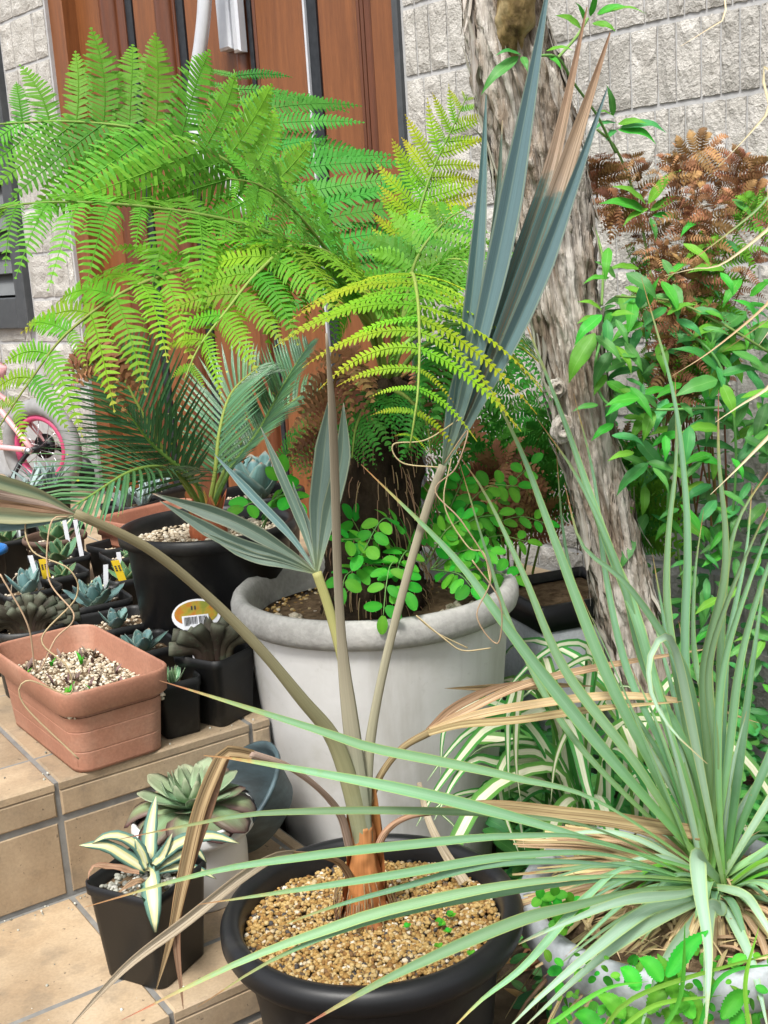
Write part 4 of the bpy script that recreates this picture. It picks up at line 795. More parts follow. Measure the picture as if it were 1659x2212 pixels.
for k in range(420):                                            # fibres and old frond stubs on the trunk
    t = R.random(); a = R.uniform(0, 6.28); q = wp + UP * .48 + (crown - wp - UP * .48) * t + V((math.cos(a), math.sin(a), 0)) * (.078 - .012 * t); d = V((math.cos(a), math.sin(a), 0))
    l = R.uniform(.015, .045); tube(b, [q, q + d * l * .3 - UP * l * .4, q + d * l * R.uniform(.2, .5) - UP * l], .0009, 4, 3, cap=False)
b.build('root_fibres', M['dead'], fern, kind='stuff')

pin_total = [0]
def frond(root, pts, L, npin, mat, N, droop=.25, t0=.25, ang=18, nl=15, lw=.20, rach='rachis', split=True, curl=0., p_ex=.6, wild=.0, rr=.0045, sides=(-1, 1), tipcol=0., endp=.02, sa=None, da=22):
    P = np.array([pxy(*q) if len(q) == 3 else q[0] for q in pts]); C_ = crom(P, 80); T = tang(C_); N = V(N)
    b = MB(); tube(b, C_, [rr, rr * .8, rr * .5, rr * .2], 0, 6); fr = b.build('frond', M[rach], root); mb_all = MB()
    for k in range(npin):
        u = (k + .5) / npin; tt = t0 + (1 - t0) * u; f = tt * 79; i = min(78, int(f)); p = C_[i] + (C_[i + 1] - C_[i]) * (f - i); Tn = T[i]
        Nn = nrm(N - Tn * (N @ Tn)); S = np.cross(Tn, Nn); pl = L * max(endp, math.sin(math.pi * min(.985, .20 + .80 * u)) ** p_ex) 
        for s_ in sides:
            l = pl * (R.uniform(.88, 1.08) if R.random() < .9 else R.uniform(.45, .85)) * (sa[s_][0] if sa else 1); a = rad((sa[s_][1] if sa else ang) + da * u + R.uniform(-7, 7)); D = nrm(S * s_ * math.cos(a) + Tn * math.sin(a) + Nn * R.uniform(-.1, .1) + wild * V((R.gauss(0, 1), R.gauss(0, 1), R.gauss(0, 1))))
            rnd = R.random(); bnd = R.uniform(-.16, .16); dv = R.uniform(.7, 1.4); lft = R.uniform(-.16, .10); m = max(4, int(nl * (.45 + .55 * l / L))); b = MB(); q = []
            for j in range(m + 1):
                x = j / m; q.append(p + D * l * x + Tn * l * (.10 + bnd) * x * x - UP * droop * dv * l * x * x + Nn * (curl * l * math.sin(x * 2.6) + l * lft * x * x))
            q = np.array(q); Tq = tang(q); roll = R.uniform(-.22, .22) + wild * R.gauss(0, 1.2)
            for j in range(m + 1):                              # pinnules
                x = j / m; M0 = nrm(Nn - Tq[j] * (Nn @ Tq[j])); Q = np.cross(Tq[j], M0); Q, M0 = Q * math.cos(roll) + M0 * math.sin(roll), M0 * math.cos(roll) - Q * math.sin(roll)
                hl = l * lw * 1.12* (math.sin(math.pi * min(1, .16 + .84 * (1 - x) * .62 + .0)) ** 1.0) * (1 - x ** 4 * .8) * R.uniform(.9, 1.08); sp = l / m * .50
                for e in (-1, 1):
                    d = nrm(Q * e + Tq[j] * .38); o = q[j]; tip = o + d * hl - M0 * hl * .10 + Tq[j] * hl * .06; md = o + d * hl * .66 + M0 * hl * .03; c1, c2 = (x, rnd, .25), (x, rnd, .5); ct_ = (min(1, x + .1), rnd, 1. if R.random() < .05 else .1); jt = M0 * hl * R.uniform(-.16, .10) + Tq[j] * hl * R.uniform(-.05, .05)
                    b.add([o - Tq[j] * sp * .86, o + Tq[j] * sp * .86, md + Tq[j] * min(sp * .70, hl * .30) + jt, tip + Tq[j] * min(sp * .26, hl * .14) + jt, tip - Tq[j] * min(sp * .18, hl * .10) + jt, md - Tq[j] * min(sp * .64, hl * .28) + jt], [(0, 1, 2, 5), (5, 2, 3, 4)], [c2, c2, c1, ct_, ct_, c1])
            mt = M[mat]
            if tipcol and u > tipcol: mt = M['fern_dead']
            if split and l > .05 and pin_total[0] < 290: pin_total[0] += 1; tube(b, q, [.0011, .0004], 0, 4, rnd, cap=False); b.build('pinna', mt, fr, smooth=False)
            else: mb_all.v, keep = mb_all.v, None; mb_all.add(b.v, b.f, b.c)
    if mb_all.v: mb_all.build('small_pinnae', M[mat], fr, smooth=False, kind='stuff')
    return fr
K = (838, 838, 1.76)
frond(fern, [K, (800, 700, 1.72), (690, 540, 1.68), (560, 400, 1.62), (420, 310, 1.58), (280, 275, 1.56), (130, 262, 1.55), (-40, 270, 1.54)], .150, 12, 'fern', (.05, -1, .45), .10, .46, 2, 22, .19, sa={1: (1.0, -14), -1: (1.12, 36)})
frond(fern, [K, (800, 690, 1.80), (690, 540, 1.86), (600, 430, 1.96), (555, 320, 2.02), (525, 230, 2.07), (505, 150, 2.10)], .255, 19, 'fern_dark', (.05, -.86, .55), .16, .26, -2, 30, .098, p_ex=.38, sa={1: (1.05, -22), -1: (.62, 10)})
frond(fern, [K, (790, 700, 1.70), (690, 560, 1.62), (540, 490, 1.55), (380, 455, 1.50), (200, 438, 1.46), (60, 440, 1.44), (-60, 465, 1.43)], .120, 13, 'fern', (0, -.55, .85), .60, .34, 4, 20, .22)
frond(fern, [K, (810, 690, 1.68), (740, 570, 1.58), (640, 530, 1.48), (560, 585, 1.42), (490, 670, 1.38), (430, 750, 1.36), (398, 822, 1.35)], .118, 13, 'fern_yel', (0, -.55, .85), .30, .26, 0, 20, .20, tipcol=.97)
frond(fern, [K, (800, 700, 1.70), (660, 590, 1.6), (480, 570, 1.5), (300, 615, 1.42), (150, 715, 1.38), (60, 830, 1.36), (-20, 950, 1.35)], .108, 15, 'fern_yel', (0, -.70, .75), .35, .34, 0, 18, .20)
frond(fern, [K, (855, 690, 1.60), (885, 595, 1.40), (900, 630, 1.24), (906, 730, 1.16), (903, 840, 1.12), (895, 905, 1.11), (885, 968, 1.11)], .136, 14, 'fern_lime', (.12, -.75, .65), .34, .57, 20, 26, .070, tipcol=.9, p_ex=.85, da=-14, sa={1: (1.05, 6), -1: (.98, 26)})
frond(fern, [K, (860, 690, 1.82), (890, 520, 1.88), (930, 380, 1.92), (985, 260, 1.95), (1010, 205, 1.96)], .095, 16, 'fern_lime', (.1, -1, .15), .05, .38, 22, 17, .13, tipcol=.96)
frond(fern, [K, (800, 690, 1.70), (720, 560, 1.60), (630, 450, 1.50), (560, 400, 1.46), (490, 385, 1.43)], .125, 12, 'fern', (.1, -.8, .6), .25, .35, 8, 20, .18, split=False)
frond(fern, [K, (870, 700, 1.70), (930, 590, 1.64), (990, 560, 1.58), (1045, 610, 1.53)], .125, 14, 'fern', (0, -.5, .85), .3, .3, 10, 20, .15, split=False)
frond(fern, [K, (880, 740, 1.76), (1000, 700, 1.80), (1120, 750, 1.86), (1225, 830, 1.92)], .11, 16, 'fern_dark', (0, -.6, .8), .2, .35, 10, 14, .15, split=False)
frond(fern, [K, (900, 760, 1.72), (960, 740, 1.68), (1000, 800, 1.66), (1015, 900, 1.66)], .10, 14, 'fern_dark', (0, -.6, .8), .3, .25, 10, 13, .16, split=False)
frond(fern, [K, (870, 690, 1.76), (900, 560, 1.76), (960, 480, 1.78), (1010, 450, 1.80)], .10, 14, 'fern', (0, -.7, .7), .25, .3, 10, 13, .16, split=False)
frond(fern, [K, (790, 820, 1.80), (700, 900, 1.84), (640, 960, 1.86), (620, 1010, 1.86)], .06, 14, 'fern_dark', (0, -.7, .7), .3, .4, 10, 10, .17, split=False)
frond(fern, [K, (800, 860, 1.68), (770, 920, 1.64), (760, 990, 1.63)], .06, 14, 'fern_dark', (0, -.8, .6), .4, .2, 8, 12, .18, split=False)
frond(fern, [K, (880, 860, 1.68), (920, 910, 1.66), (930, 980, 1.66)], .06, 14, 'fern_dark', (0, -.8, .6), .4, .2, 8, 12, .18, split=False)
for pts in ([(780, 790, 1.70), (735, 800, 1.66), (715, 860, 1.65), (700, 930, 1.66)], [(900, 800, 1.72), (960, 840, 1.70), (985, 900, 1.70), (960, 960, 1.70)], [(780, 800, 1.76), (720, 850, 1.78), (690, 960, 1.80), (680, 1040, 1.80)], [(230, 700, 1.52), (222, 760, 1.52), (215, 800, 1.52)]):
    frond(fern, [K] + pts if pts[0][0] > 500 else pts, .06, 16, 'fern_dead', (0, -.8, .6), .5, .3, 10, 9, .2, 'rachis_dead', False, .2, wild=.25, rr=.003)

# bright-green leafy weed in the white pot, and a sprig by the cycad
def oval_leaf(b, p, d, n_, L, w, rnd=None):
    ribbon(b, [p, p + d * L * .5 + n_ * L * .04, p + d * L - n_ * L * .04], w, 7, n_, .12, lambda t: max(.06, math.sin(math.pi * (.04 + .93 * t)) ** .55), rnd, na=1)
def compound(root, pts, L, w, npair, mat='weed', nh=V((0, -.6, .8)), t0=.25):
    P = np.array(pts); C_ = crom(P, 30); T = tang(C_); b = MB(); tube(b, C_, [.0012, .0007], 0, 5); lf = b.build('leaf', M['vstem'], root)
    for k in range(npair):
        u = t0 + (1 - t0) * (k + .5) / npair; i = int(u * 29); N = nrm(nh - T[i] * (nh @ T[i])); S = np.cross(T[i], N)
        for s_ in (-1, 1):
            b = MB(); d = nrm(S * s_ + T[i] * .35 + V((R.uniform(-.25, .25), R.uniform(-.25, .25), R.uniform(-.4, .2)))); q = C_[i] + d * .003
            oval_leaf(b, q, d, nrm(N + V((R.uniform(-.3, .3), R.uniform(-.3, .3), 0))), L * R.uniform(.8, 1.1), w * R.uniform(.85, 1.1)); b.build('leaflet', M[mat], lf)
    b = MB(); oval_leaf(b, C_[-1], T[-1], nrm(nh - T[-1] * (nh @ T[-1])), L, w); b.build('leaflet', M[mat], lf)
wb = pxy(900, 1240, 1.72); weed = thing('leafy_weed', 'bright green weed with paired oval leaflets growing in the large white pot', 'weed', wb)
for pts in ([(890, 1230, 1.70), (830, 1170, 1.64), (740, 1165, 1.58)], [(900, 1230, 1.68), (850, 1215, 1.58), (835, 1260, 1.54), (828, 1330, 1.53)], [(890, 1230, 1.70), (880, 1160, 1.66), (830, 1120, 1.62), (780, 1200, 1.58)], [(920, 1220, 1.72), (960, 1150, 1.70), (1000, 1120, 1.70)], [(930, 1230, 1.72), (1000, 1190, 1.70), (1060, 1190, 1.70)], [(930, 1230, 1.72), (1010, 1130, 1.76), (1080, 1110, 1.78)], [(910, 1220, 1.74), (900, 1120, 1.76), (940, 1060, 1.76)], [(930, 1200, 1.76), (1040, 1060, 1.82), (1120, 1050, 1.84)], [(940, 1230, 1.74), (1060, 1160, 1.78), (1140, 1170, 1.80)], [(880, 1230, 1.70), (800, 1220, 1.62), (750, 1240, 1.58), (740, 1270, 1.57)], [(900, 1230, 1.68), (880, 1190, 1.62), (860, 1230, 1.57), (880, 1280, 1.55)], [(940, 1230, 1.74), (1050, 1230, 1.74), (1110, 1250, 1.74)], [(920, 1210, 1.76), (880, 1100, 1.80), (850, 1060, 1.80)], [(920, 1210, 1.74), (980, 1080, 1.78), (1000, 1030, 1.80)], [(930, 1210, 1.76), (1100, 1120, 1.84), (1180, 1130, 1.86)], [(930, 1230, 1.72), (990, 1240, 1.66), (1020, 1270, 1.64)], [(880, 1220, 1.72), (800, 1180, 1.70), (760, 1120, 1.68)], [(940, 1220, 1.74), (1090, 1060, 1.86), (1150, 1000, 1.88)]):
    compound(weed, [pxy(*q) for q in pts], R.uniform(.023, .031), R.uniform(.0075, .0100), R.randint(5, 7), t0=.25)
sb = pxy(560, 1150, 1.70); spr = thing('leafy_sprig', 'sprig of bright oval leaflets rising between the cycad and the white pot', 'weed', sb)
for pts in ([(560, 1150, 1.70), (590, 1090, 1.62), (610, 1050, 1.58), (612, 1020, 1.57)], [(570, 1140, 1.70), (580, 1095, 1.62), (550, 1085, 1.58), (525, 1095, 1.57)], [(570, 1140, 1.70), (595, 1080, 1.61), (620, 1070, 1.58), (635, 1085, 1.57)]): compound(spr, [pxy(*q) for q in pts], .027, .0095, 4, t0=.45)

# ================================================================== FAN PALM IN THE BLACK POT
fp = V((-.043, 1.186, 0)); palm = thing('potted_fan_palm', 'blue fan palm with long stalks and dead brown leaves in a big black pot', 'palm', fp)
b = MB(); lathe(b, fp, [(.118, 0), (.120, .004), (.127, .10), (.136, .20), (.147, .268), (.148, .272)], 72); pot = b.build('pot', M['black'], palm)
b = MB(); lathe(b, fp, [(.146, .266), (.158, .266), (.166, .270), (.1705, .279), (.1705, .289), (.166, .297), (.158, .300), (.151, .298), (.147, .291), (.145, .27), (.142, .24)], 96, cap=False); b.build('rim', M['black'], pot)
b = MB(); lathe(b, fp + UP * .264, [(.1455, 0), (.08, .001), (.001, .002)], 48); b.build('soil', M['potsoil'], palm)
gravel(palm, 'gravel', fp + UP * .274, lambda x, y: x * x + y * y < .0205, .144, 8200, .0032, M['g_tan'], .005, .004)
sb0 = pxy(792, 1990, 1.20); sb0[2] = .262
def PX(pts): return [pxy(*q) for q in pts]
b = MB(); rough_tube(b, [sb0, pxy(790, 1940, 1.195), pxy(788, 1860, 1.19), pxy(785, 1780, 1.19)], [.030, .021, .015, .012], 40, 30, .22, 3.5, 5); b.build('stem', M['sheath'], palm)
def wrap(pts, w, mat, a0, tips=.5):
    b = MB(); P = crom(PX(pts), 14); T_ = tang(P); v = []; c = []; k = 9
    for i in range(14):
        S = nrm(np.cross(T_[i], V((0, -1, .1)))); N = np.cross(S, T_[i]); t = i / 13; ww = w * (1.25 - .55 * t); sp_ = 2.2 * (1 - t ** 2.5 * .93)
        for j in range(k): a = a0 + (j / (k - 1) - .5) * sp_; v.append(P[i] + (S * math.cos(a) + N * math.sin(a)) * ww * (1 + .08 * math.sin(j * 3 + i * .7))); c.append((t, .3 + .05 * a0, j / (k - 1)))
    b.add(v, [(i * k + j, i * k + j + 1, (i + 1) * k + j + 1, (i + 1) * k + j) for i in range(13) for j in range(k - 1)], c); b.build('sheath', M[mat], palm)
wrap([(788, 1960, 1.19), (786, 1880, 1.185), (778, 1780, 1.18), (768, 1690, 1.18)], .0185, 'sheath', 4.2); wrap([(790, 1950, 1.19), (792, 1880, 1.185), (796, 1790, 1.18), (792, 1690, 1.18)], .0175, 'sheath', 5.2); wrap([(786, 1995, 1.19), (782, 1950, 1.185), (772, 1900, 1.18)], .0235, 'sheath', 4.0); wrap([(792, 1995, 1.19), (798, 1950, 1.185), (806, 1895, 1.18)], .0235, 'sheath', 5.4); wrap([(788, 1990, 1.19), (790, 1940, 1.18), (788, 1880, 1.178)], .0225, 'sheath', 4.75)
for k in range(60):
    a = R.uniform(3.0, 6.6); d = V((math.cos(a), math.sin(a), 0)); q = sb0 + d * .027 + UP * R.uniform(.01, .07); b_ = MB(); tube(b_, [q, q + d * .006 - UP * .015, q + d * R.uniform(.004, .012) - UP * R.uniform(.02, .05)], .0006, 5, 4); b_.build('fibre', M['dead'], palm)
def petiole(pts, r, mat, flat=.55):
    b = MB(); tube(b, PX(pts), r, 44, 10, flat=flat, nh=V((0, -1, 0))); return b.build('leaf_stalk', M[mat], palm)
def seg(par, pts, w, mat='palm', fold=.45, nh=V((.15, -1, .1)), prof=prof_seg, n=24, wav=0., name='leaf_segment', tw=0.):
    b = MB(); ribbon(b, PX(pts), w, n, nh, fold, prof, twist=tw, wav=wav, na=4, pleat=.10 if 'dead' in name else .045); return b.build(name, M[mat], par)
u_ = 1.25 / F
lf = petiole([(786, 1860, 1.185), (768, 1740, 1.18), (722, 1600, 1.17), (650, 1508, 1.15), (560, 1400, 1.13), (450, 1290, 1.11), (320, 1185, 1.08), (162, 1108, 1.05)], [17 * u_, 21 * u_, 19 * u_, 15 * u_, 12 * u_, 11 * u_, 10 * u_, 10 * u_, 9 * u_], 'petiole')
for pts, w, m_ in (([(165, 1110, 1.05), (90, 1070, 1.04), (-20, 1035, 1.03), (-180, 985, 1.02)], 15, 'palm_old'), ([(165, 1110, 1.052), (90, 1082, 1.05), (-20, 1060, 1.04), (-160, 1040, 1.03)], 14, 'dead_pale'), ([(163, 1112, 1.054), (80, 1098, 1.06), (-20, 1085, 1.05), (-190, 1070, 1.04)], 12, 'dead'), ([(163, 1114, 1.05), (80, 1118, 1.045), (-20, 1112, 1.04), (-200, 1110, 1.03)], 17, 'palm_old'), ([(163, 1116, 1.05), (80, 1128, 1.05), (-20, 1135, 1.05), (-200, 1140, 1.05)], 14, 'palm')): seg(lf, pts, w * 1.1 / F, m_, .4)
lf = petiole([(782, 1730, 1.20), (768, 1600, 1.205), (745, 1450, 1.215), (712, 1320, 1.225), (684, 1236, 1.23)], [15 * u_, 14 * u_, 12 * u_, 11 * u_, 11 * u_], 'petiole_yel')
HB = (685, 1240, 1.23)
for pts, w, m_, ff in (([HB, (620, 1192, 1.24), (500, 1125, 1.25), (330, 1066, 1.26)], 19, 'palm_green', .5), ([HB, (610, 1206, 1.23), (490, 1165, 1.235), (345, 1082, 1.245)], 17, 'palm_green', .5), ([HB, (605, 1216, 1.228), (540, 1200, 1.23), (440, 1150, 1.235)], 13, 'palm_green', .45), ([HB, (630, 1160, 1.25), (545, 1070, 1.27), (462, 980, 1.29)], 11, 'palm', .6), ([HB, (655, 1140, 1.26), (605, 1020, 1.28), (563, 922, 1.30)], 12, 'palm_green', .6), ([HB, (686, 1120, 1.255), (700, 980, 1.27), (714, 850, 1.285)], 25, 'palm_green', .35), ([HB, (708, 1120, 1.25), (738, 990, 1.26), (742, 870, 1.27)], 21, 'palm_green', .45), ([HB, (668, 1150, 1.262), (645, 1090, 1.275), (632, 1040, 1.285)], 10, 'palm_green', .5)): seg(lf, pts, w * 1.12 / F, m_, ff)
petiole([(790, 1840, 1.185), (778, 1730, 1.18), (762, 1600, 1.18), (742, 1430, 1.18), (730, 1250, 1.16), (724, 1050, 1.12), (717, 880, 1.08), (705, 720, 1.05)], [19 * u_, 21 * u_, 17 * u_, 10 * u_, 9 * u_, 9 * u_, 8 * u_, 2 * u_], 'petiole_grey', .35)
lf = petiole([(792, 1850, 1.19), (790, 1740, 1.185), (800, 1600, 1.19), (830, 1440, 1.19), (878, 1250, 1.19), (925, 1090, 1.19), (957, 1005, 1.19)], [13 * u_, 13 * u_, 10 * u_, 9 * u_, 9 * u_, 9 * u_], 'petiole_grey')
HB = (957, 1010, 1.19)
for pts, w, m_, ff in (([HB, (985, 880, 1.20), (1020, 640, 1.21), (1040, 420, 1.22), (1050, 205, 1.23)], 18, 'palm', .55), ([HB, (995, 860, 1.205), (1055, 600, 1.215), (1075, 430, 1.225), (1085, 260, 1.235)], 13, 'palm_green', .55), ([HB, (1000, 870, 1.19), (1075, 560, 1.195), (1135, 250, 1.20), (1190, -60, 1.205)], 26, 'palm', .45), ([HB, (1015, 870, 1.20), (1110, 600, 1.21), (1190, 360, 1.22), (1268, 15, 1.23)], 21, 'palm_brown', .5), ([HB, (1020, 880, 1.195), (1130, 620, 1.20), (1225, 350, 1.21), (1318, 70, 1.22)], 27, 'palm_brown', .45), ([HB, (1030, 880, 1.19), (1145, 640, 1.19), (1230, 420, 1.195), (1312, 190, 1.20)], 21, 'palm', .55), ([HB, (975, 900, 1.215), (1010, 760, 1.225), (1030, 640, 1.23)], 20, 'palm', .5)): seg(lf, pts, w * 1.2 / F, m_, ff, prof=lambda t: max(.05, min(1.0, .16 + t * 2.0) * min(1.0, (1 - t) * 2.2 + .06)))
# dead leaves of the palm
dl = petiole([(755, 1830, 1.18), (735, 1760, 1.16), (690, 1705, 1.13), (620, 1655, 1.10), (540, 1628, 1.08)], [10 * u_, 9 * u_, 7 * u_, 7 * u_, 9 * u_], 'dead_pale')
seg(dl, [(545, 1630, 1.08), (492, 1622, 1.07), (470, 1650, 1.065), (430, 1750, 1.06), (395, 1900, 1.055), (370, 2020, 1.05), (337, 2140, 1.05)], 15 * 1.15 / F, 'dead', .5, prof=prof_strap, name='dead_blade')
seg(dl, [(545, 1630, 1.082), (492, 1625, 1.075), (474, 1660, 1.07), (442, 1760, 1.065), (402, 1880, 1.06), (380, 2000, 1.055), (396, 2180, 1.05)], 15 * 1.15 / F, 'dead', .5, prof=prof_strap, name='dead_blade')
dl = petiole([(760, 1900, 1.18), (735, 1865, 1.16), (690, 1848, 1.13), (630, 1843, 1.09)], [10 * u_, 8 * u_, 6 * u_, 6 * u_], 'dead')
seg(dl, [(635, 1843, 1.09), (590, 1852, 1.07), (520, 1895, 1.04), (400, 1990, 1.0), (270, 2090, .97), (140, 2230, .95)], 13 * 1.1 / F, 'dead_pale', .5, prof=prof_strap, name='dead_blade')
dl = petiole([(795, 1740, 1.19), (825, 1670, 1.20), (870, 1615, 1.21), (930, 1580, 1.22)], [9 * u_, 8 * u_, 8 * u_, 10 * u_], 'dead')
for pts, w, m_ in (([(925, 1582, 1.22), (1010, 1550, 1.24), (1130, 1525, 1.26), (1330, 1503, 1.28), (1500, 1520, 1.29), (1640, 1562, 1.30)], 10, 'yucca_dry'), ([(925, 1580, 1.225), (1000, 1540, 1.25), (1130, 1480, 1.28), (1300, 1440, 1.31), (1550, 1398, 1.34)], 9, 'yucca_dry'), ([(925, 1584, 1.215), (1000, 1565, 1.23), (1120, 1555, 1.24), (1300, 1530, 1.25), (1480, 1515, 1.26)], 9, 'dead'), ([(925, 1580, 1.23), (980, 1530, 1.26), (1060, 1490, 1.30), (1130, 1470, 1.33)], 10, 'dead')): seg(dl, pts, w * 1.3 / F, m_, .5, nh=V((0, -.8, .6)), prof=prof_strap, name='dead_blade')
dl = petiole([(812, 1840, 1.18), (835, 1795, 1.18), (880, 1765, 1.19), (960, 1750, 1.20)], [9 * u_, 8 * u_, 7 * u_, 9 * u_], 'dead')
seg(dl, [(955, 1750, 1.20), (1060, 1745, 1.22), (1200, 1757, 1.23), (1350, 1775, 1.24), (1510, 1800, 1.25)], 17 * 1.3 / F, 'dead', .35, nh=V((0, -.8, .6)), prof=lambda t: min(1, .4 + t * 4), name='dead_blade', wav=.15)
seg(palm, [(905, 1690, 1.26), (925, 1770, 1.24), (960, 1840, 1.23), (1003, 1905, 1.22)], 13 * 1.3 / F, 'dead_pale', .4, prof=lambda t: .4 + .6 * t, name='dead_blade')
seg(palm, [(1280, 1482, 1.5), (1180, 1480, 1.48), (1080, 1485, 1.46), (960, 1487, 1.44)], 9 * 1.5 / F, 'dead', .4, name='dead_blade')
for pts in ([(960, 1000, 1.18), (1010, 930, 1.17), (985, 1010, 1.16), (940, 1060, 1.16), (1000, 1130, 1.15), (1060, 1240, 1.15), (1030, 1330, 1.14), (1075, 1390, 1.14), (1080, 1300, 1.13), (1020, 1210, 1.13)], [(955, 1010, 1.19), (870, 1000, 1.19), (850, 960, 1.19), (920, 950, 1.19), (1000, 900, 1.19)], [(150, 1115, 1.05), (110, 1130, 1.04), (105, 1250, 1.03), (160, 1330, 1.02), (120, 1380, 1.02), (80, 1450, 1.01), (60, 1350, 1.0), (0, 1240, 1.0)], [(140, 1112, 1.05), (60, 1120, 1.05), (70, 1190, 1.04), (150, 1230, 1.03), (165, 1290, 1.03), (90, 1380, 1.02), (145, 1440, 1.01), (150, 1500, 1.01), (60, 1470, 1.0), (50, 1520, 1.0), (170, 1640, 1.0)], [(1010, 1400, 1.17), (940, 1365, 1.16), (900, 1330, 1.16), (960, 1380, 1.15), (1000, 1405, 1.15), (1060, 1400, 1.15)], [(975, 990, 1.18), (960, 1090, 1.17), (1010, 1180, 1.16), (1045, 1195, 1.16), (1060, 1260, 1.15)]):
    b = MB(); tube(b, PX(pts), .0008, 70, 5); b.build('fibre', M['fibre'], palm)
for k in range(9):                                              # seedlings on the gravel
    q = fp + V((R.uniform(-.08, .11), R.uniform(-.10, .02), .279)); w_ = thing('seedling', 'tiny green clover seedling on the tan gravel around the fan palm', 'weed', q, 'seedlings on the palm gravel')
    for j in range(4): a = j * 1.57 + R.random(); d = V((math.cos(a), math.sin(a), .5)); b = MB(); oval_leaf(b, q, nrm(d), UP, .006, .0028); b.build('leaf', M['weed'], w_)
# ================================================================== BLUE YUCCA IN THE GREY POT
yb = pxy(1545, 1905, 1.245); gp = V((yb[0] - .055, yb[1] - .01, 0)); gh = .262
yuc = thing('potted_yucca', 'blue-green narrow-leaved yucca rosette spilling over a pale grey pot', 'yucca', gp)
b = MB(); lathe(b, gp, [(.13, 0), (.135, .005), (.160, .20), (.162, .21)], 64); pot = b.build('pot', M['greypot'], yuc)
b = MB(); lathe(b, gp, [(.160, .205), (.172, .212), (.180, .225), (.182, .245), (.178, .258), (.168, gh), (.158, gh - .003), (.152, .24), (.148, .21)], 64, .004, False); b.build('rim', M['greypot'], pot)
b = MB(); lathe(b, gp + UP * .235, [(.153, 0), (.06, .02), (.001, .03)], 40); b.build('soil', M['potsoil'], yuc)
def yl(pts, w=11, mat='yucca', fold=.35, nh=None, tw=0., n=30, pr=None):
    P = [yb + V((R.uniform(-.012, .012), R.uniform(-.012, .012), R.uniform(-.015, .01)))] + [pxy(*q) for q in pts]
    b = MB(); ribbon(b, P, w * 1.25 / F, n, nh if nh is not None else V((.1, -1, .35)), fold, pr or (lambda t: (0.36 + .64 * min(1, t * 2.0)) * min(1.0, max(.02, (1 - t) * 1.75)) ** .85), twist=tw); return b.build('leaf', M[mat], yuc)
LEFT = [  # leaves reaching out over the palm pot
    ([(1300, 1735, 1.17), (1109, 1680, 1.11), (944, 1644, 1.07), (800, 1615, 1.04), (692, 1579, 1.02), (512, 1522, .99), (345, 1470, .97)], 17),
    ([(1330, 1830, 1.16), (1109, 1765, 1.09), (900, 1712, 1.04), (700, 1672, 1.01), (512, 1640, .99), (440, 1632, .98)], 20),
    ([(1300, 1795, 1.16), (1109, 1762, 1.10), (853, 1751, 1.04), (565, 1757, .99), (411, 1782, .97), (257, 1813, .955)], 13),
    ([(1300, 1818, 1.15), (1109, 1806, 1.08), (853, 1828, 1.02), (650, 1852, .985), (447, 1885, .96), (182, 1960, .93)], 15),
    ([(1330, 1850, 1.15), (1109, 1849, 1.07), (853, 1890, 1.01), (617, 1926, .98), (427, 1954, .965)], 15),
    ([(1350, 1872, 1.14), (1088, 1864, 1.06), (853, 1921, 1.01), (700, 1965, .98), (581, 2011, .97)], 12),
    ([(1350, 1892, 1.13), (1109, 1910, 1.04), (853, 1962, .98), (700, 2010, .95), (514, 2080, .92), (262, 2204, .89)], 17),
    ([(1330, 1900, 1.12), (1050, 1935, 1.03), (800, 1990, .97), (596, 2070, .93), (427, 2175, .90)], 12),
    ([(1400, 1920, 1.14), (1250, 1955, 1.06), (1109, 1993, 1.01), (853, 2106, .94), (640, 2225, .90)], 20),
    ([(1370, 1872, 1.15), (1268, 1936, 1.08), (1139, 2080, .99), (1040, 2160, .95), (960, 2240, .92)], 14)]
for pts, w in LEFT: yl(pts, w, 'yucca' if w > 12 else R.choice(('yucca', 'yucca_pale')), .3, V((0, -.85, .6)), pr=lambda t: .82 * min(1.0, .24 + max(0, t - .28) * 1.7) * min(1.0, max(.02, (1 - t) * 2.3)) ** .85)
FRONT = [([(1489, 1945, 1.19), (1396, 1967, 1.12), (1268, 2065, 1.02), (1170, 2150, .97), (1080, 2240, .93)], 15), ([(1500, 1985, 1.17), (1437, 2075, 1.08), (1400, 2170, 1.02), (1375, 2260, .98)], 13), ([(1522, 1870, 1.18), (1507, 1852, 1.13), (1512, 1930, 1.07), (1530, 2060, 1.0), (1524, 2240, .95)], 21),
    ([(1560, 1965, 1.17), (1535, 1960, 1.12), (1528, 2060, 1.05), (1520, 2250, .98)], 16), ([(1576, 1978, 1.17), (1617, 2060, 1.10), (1640, 2140, 1.05), (1662, 2240, 1.01)], 15), ([(1600, 1930, 1.18), (1640, 1975, 1.12), (1700, 2080, 1.06)], 15), ([(1480, 1930, 1.17), (1350, 1945, 1.08), (1230, 1990, 1.02), (1120, 2040, .98)], 13), ([(1480, 1960, 1.17), (1380, 2010, 1.10), (1260, 2100, 1.03), (1120, 2230, .97)], 14)]
for pts, w in FRONT: yl(pts, w, 'yucca_pale', .22, V((0, -.85, .55)))
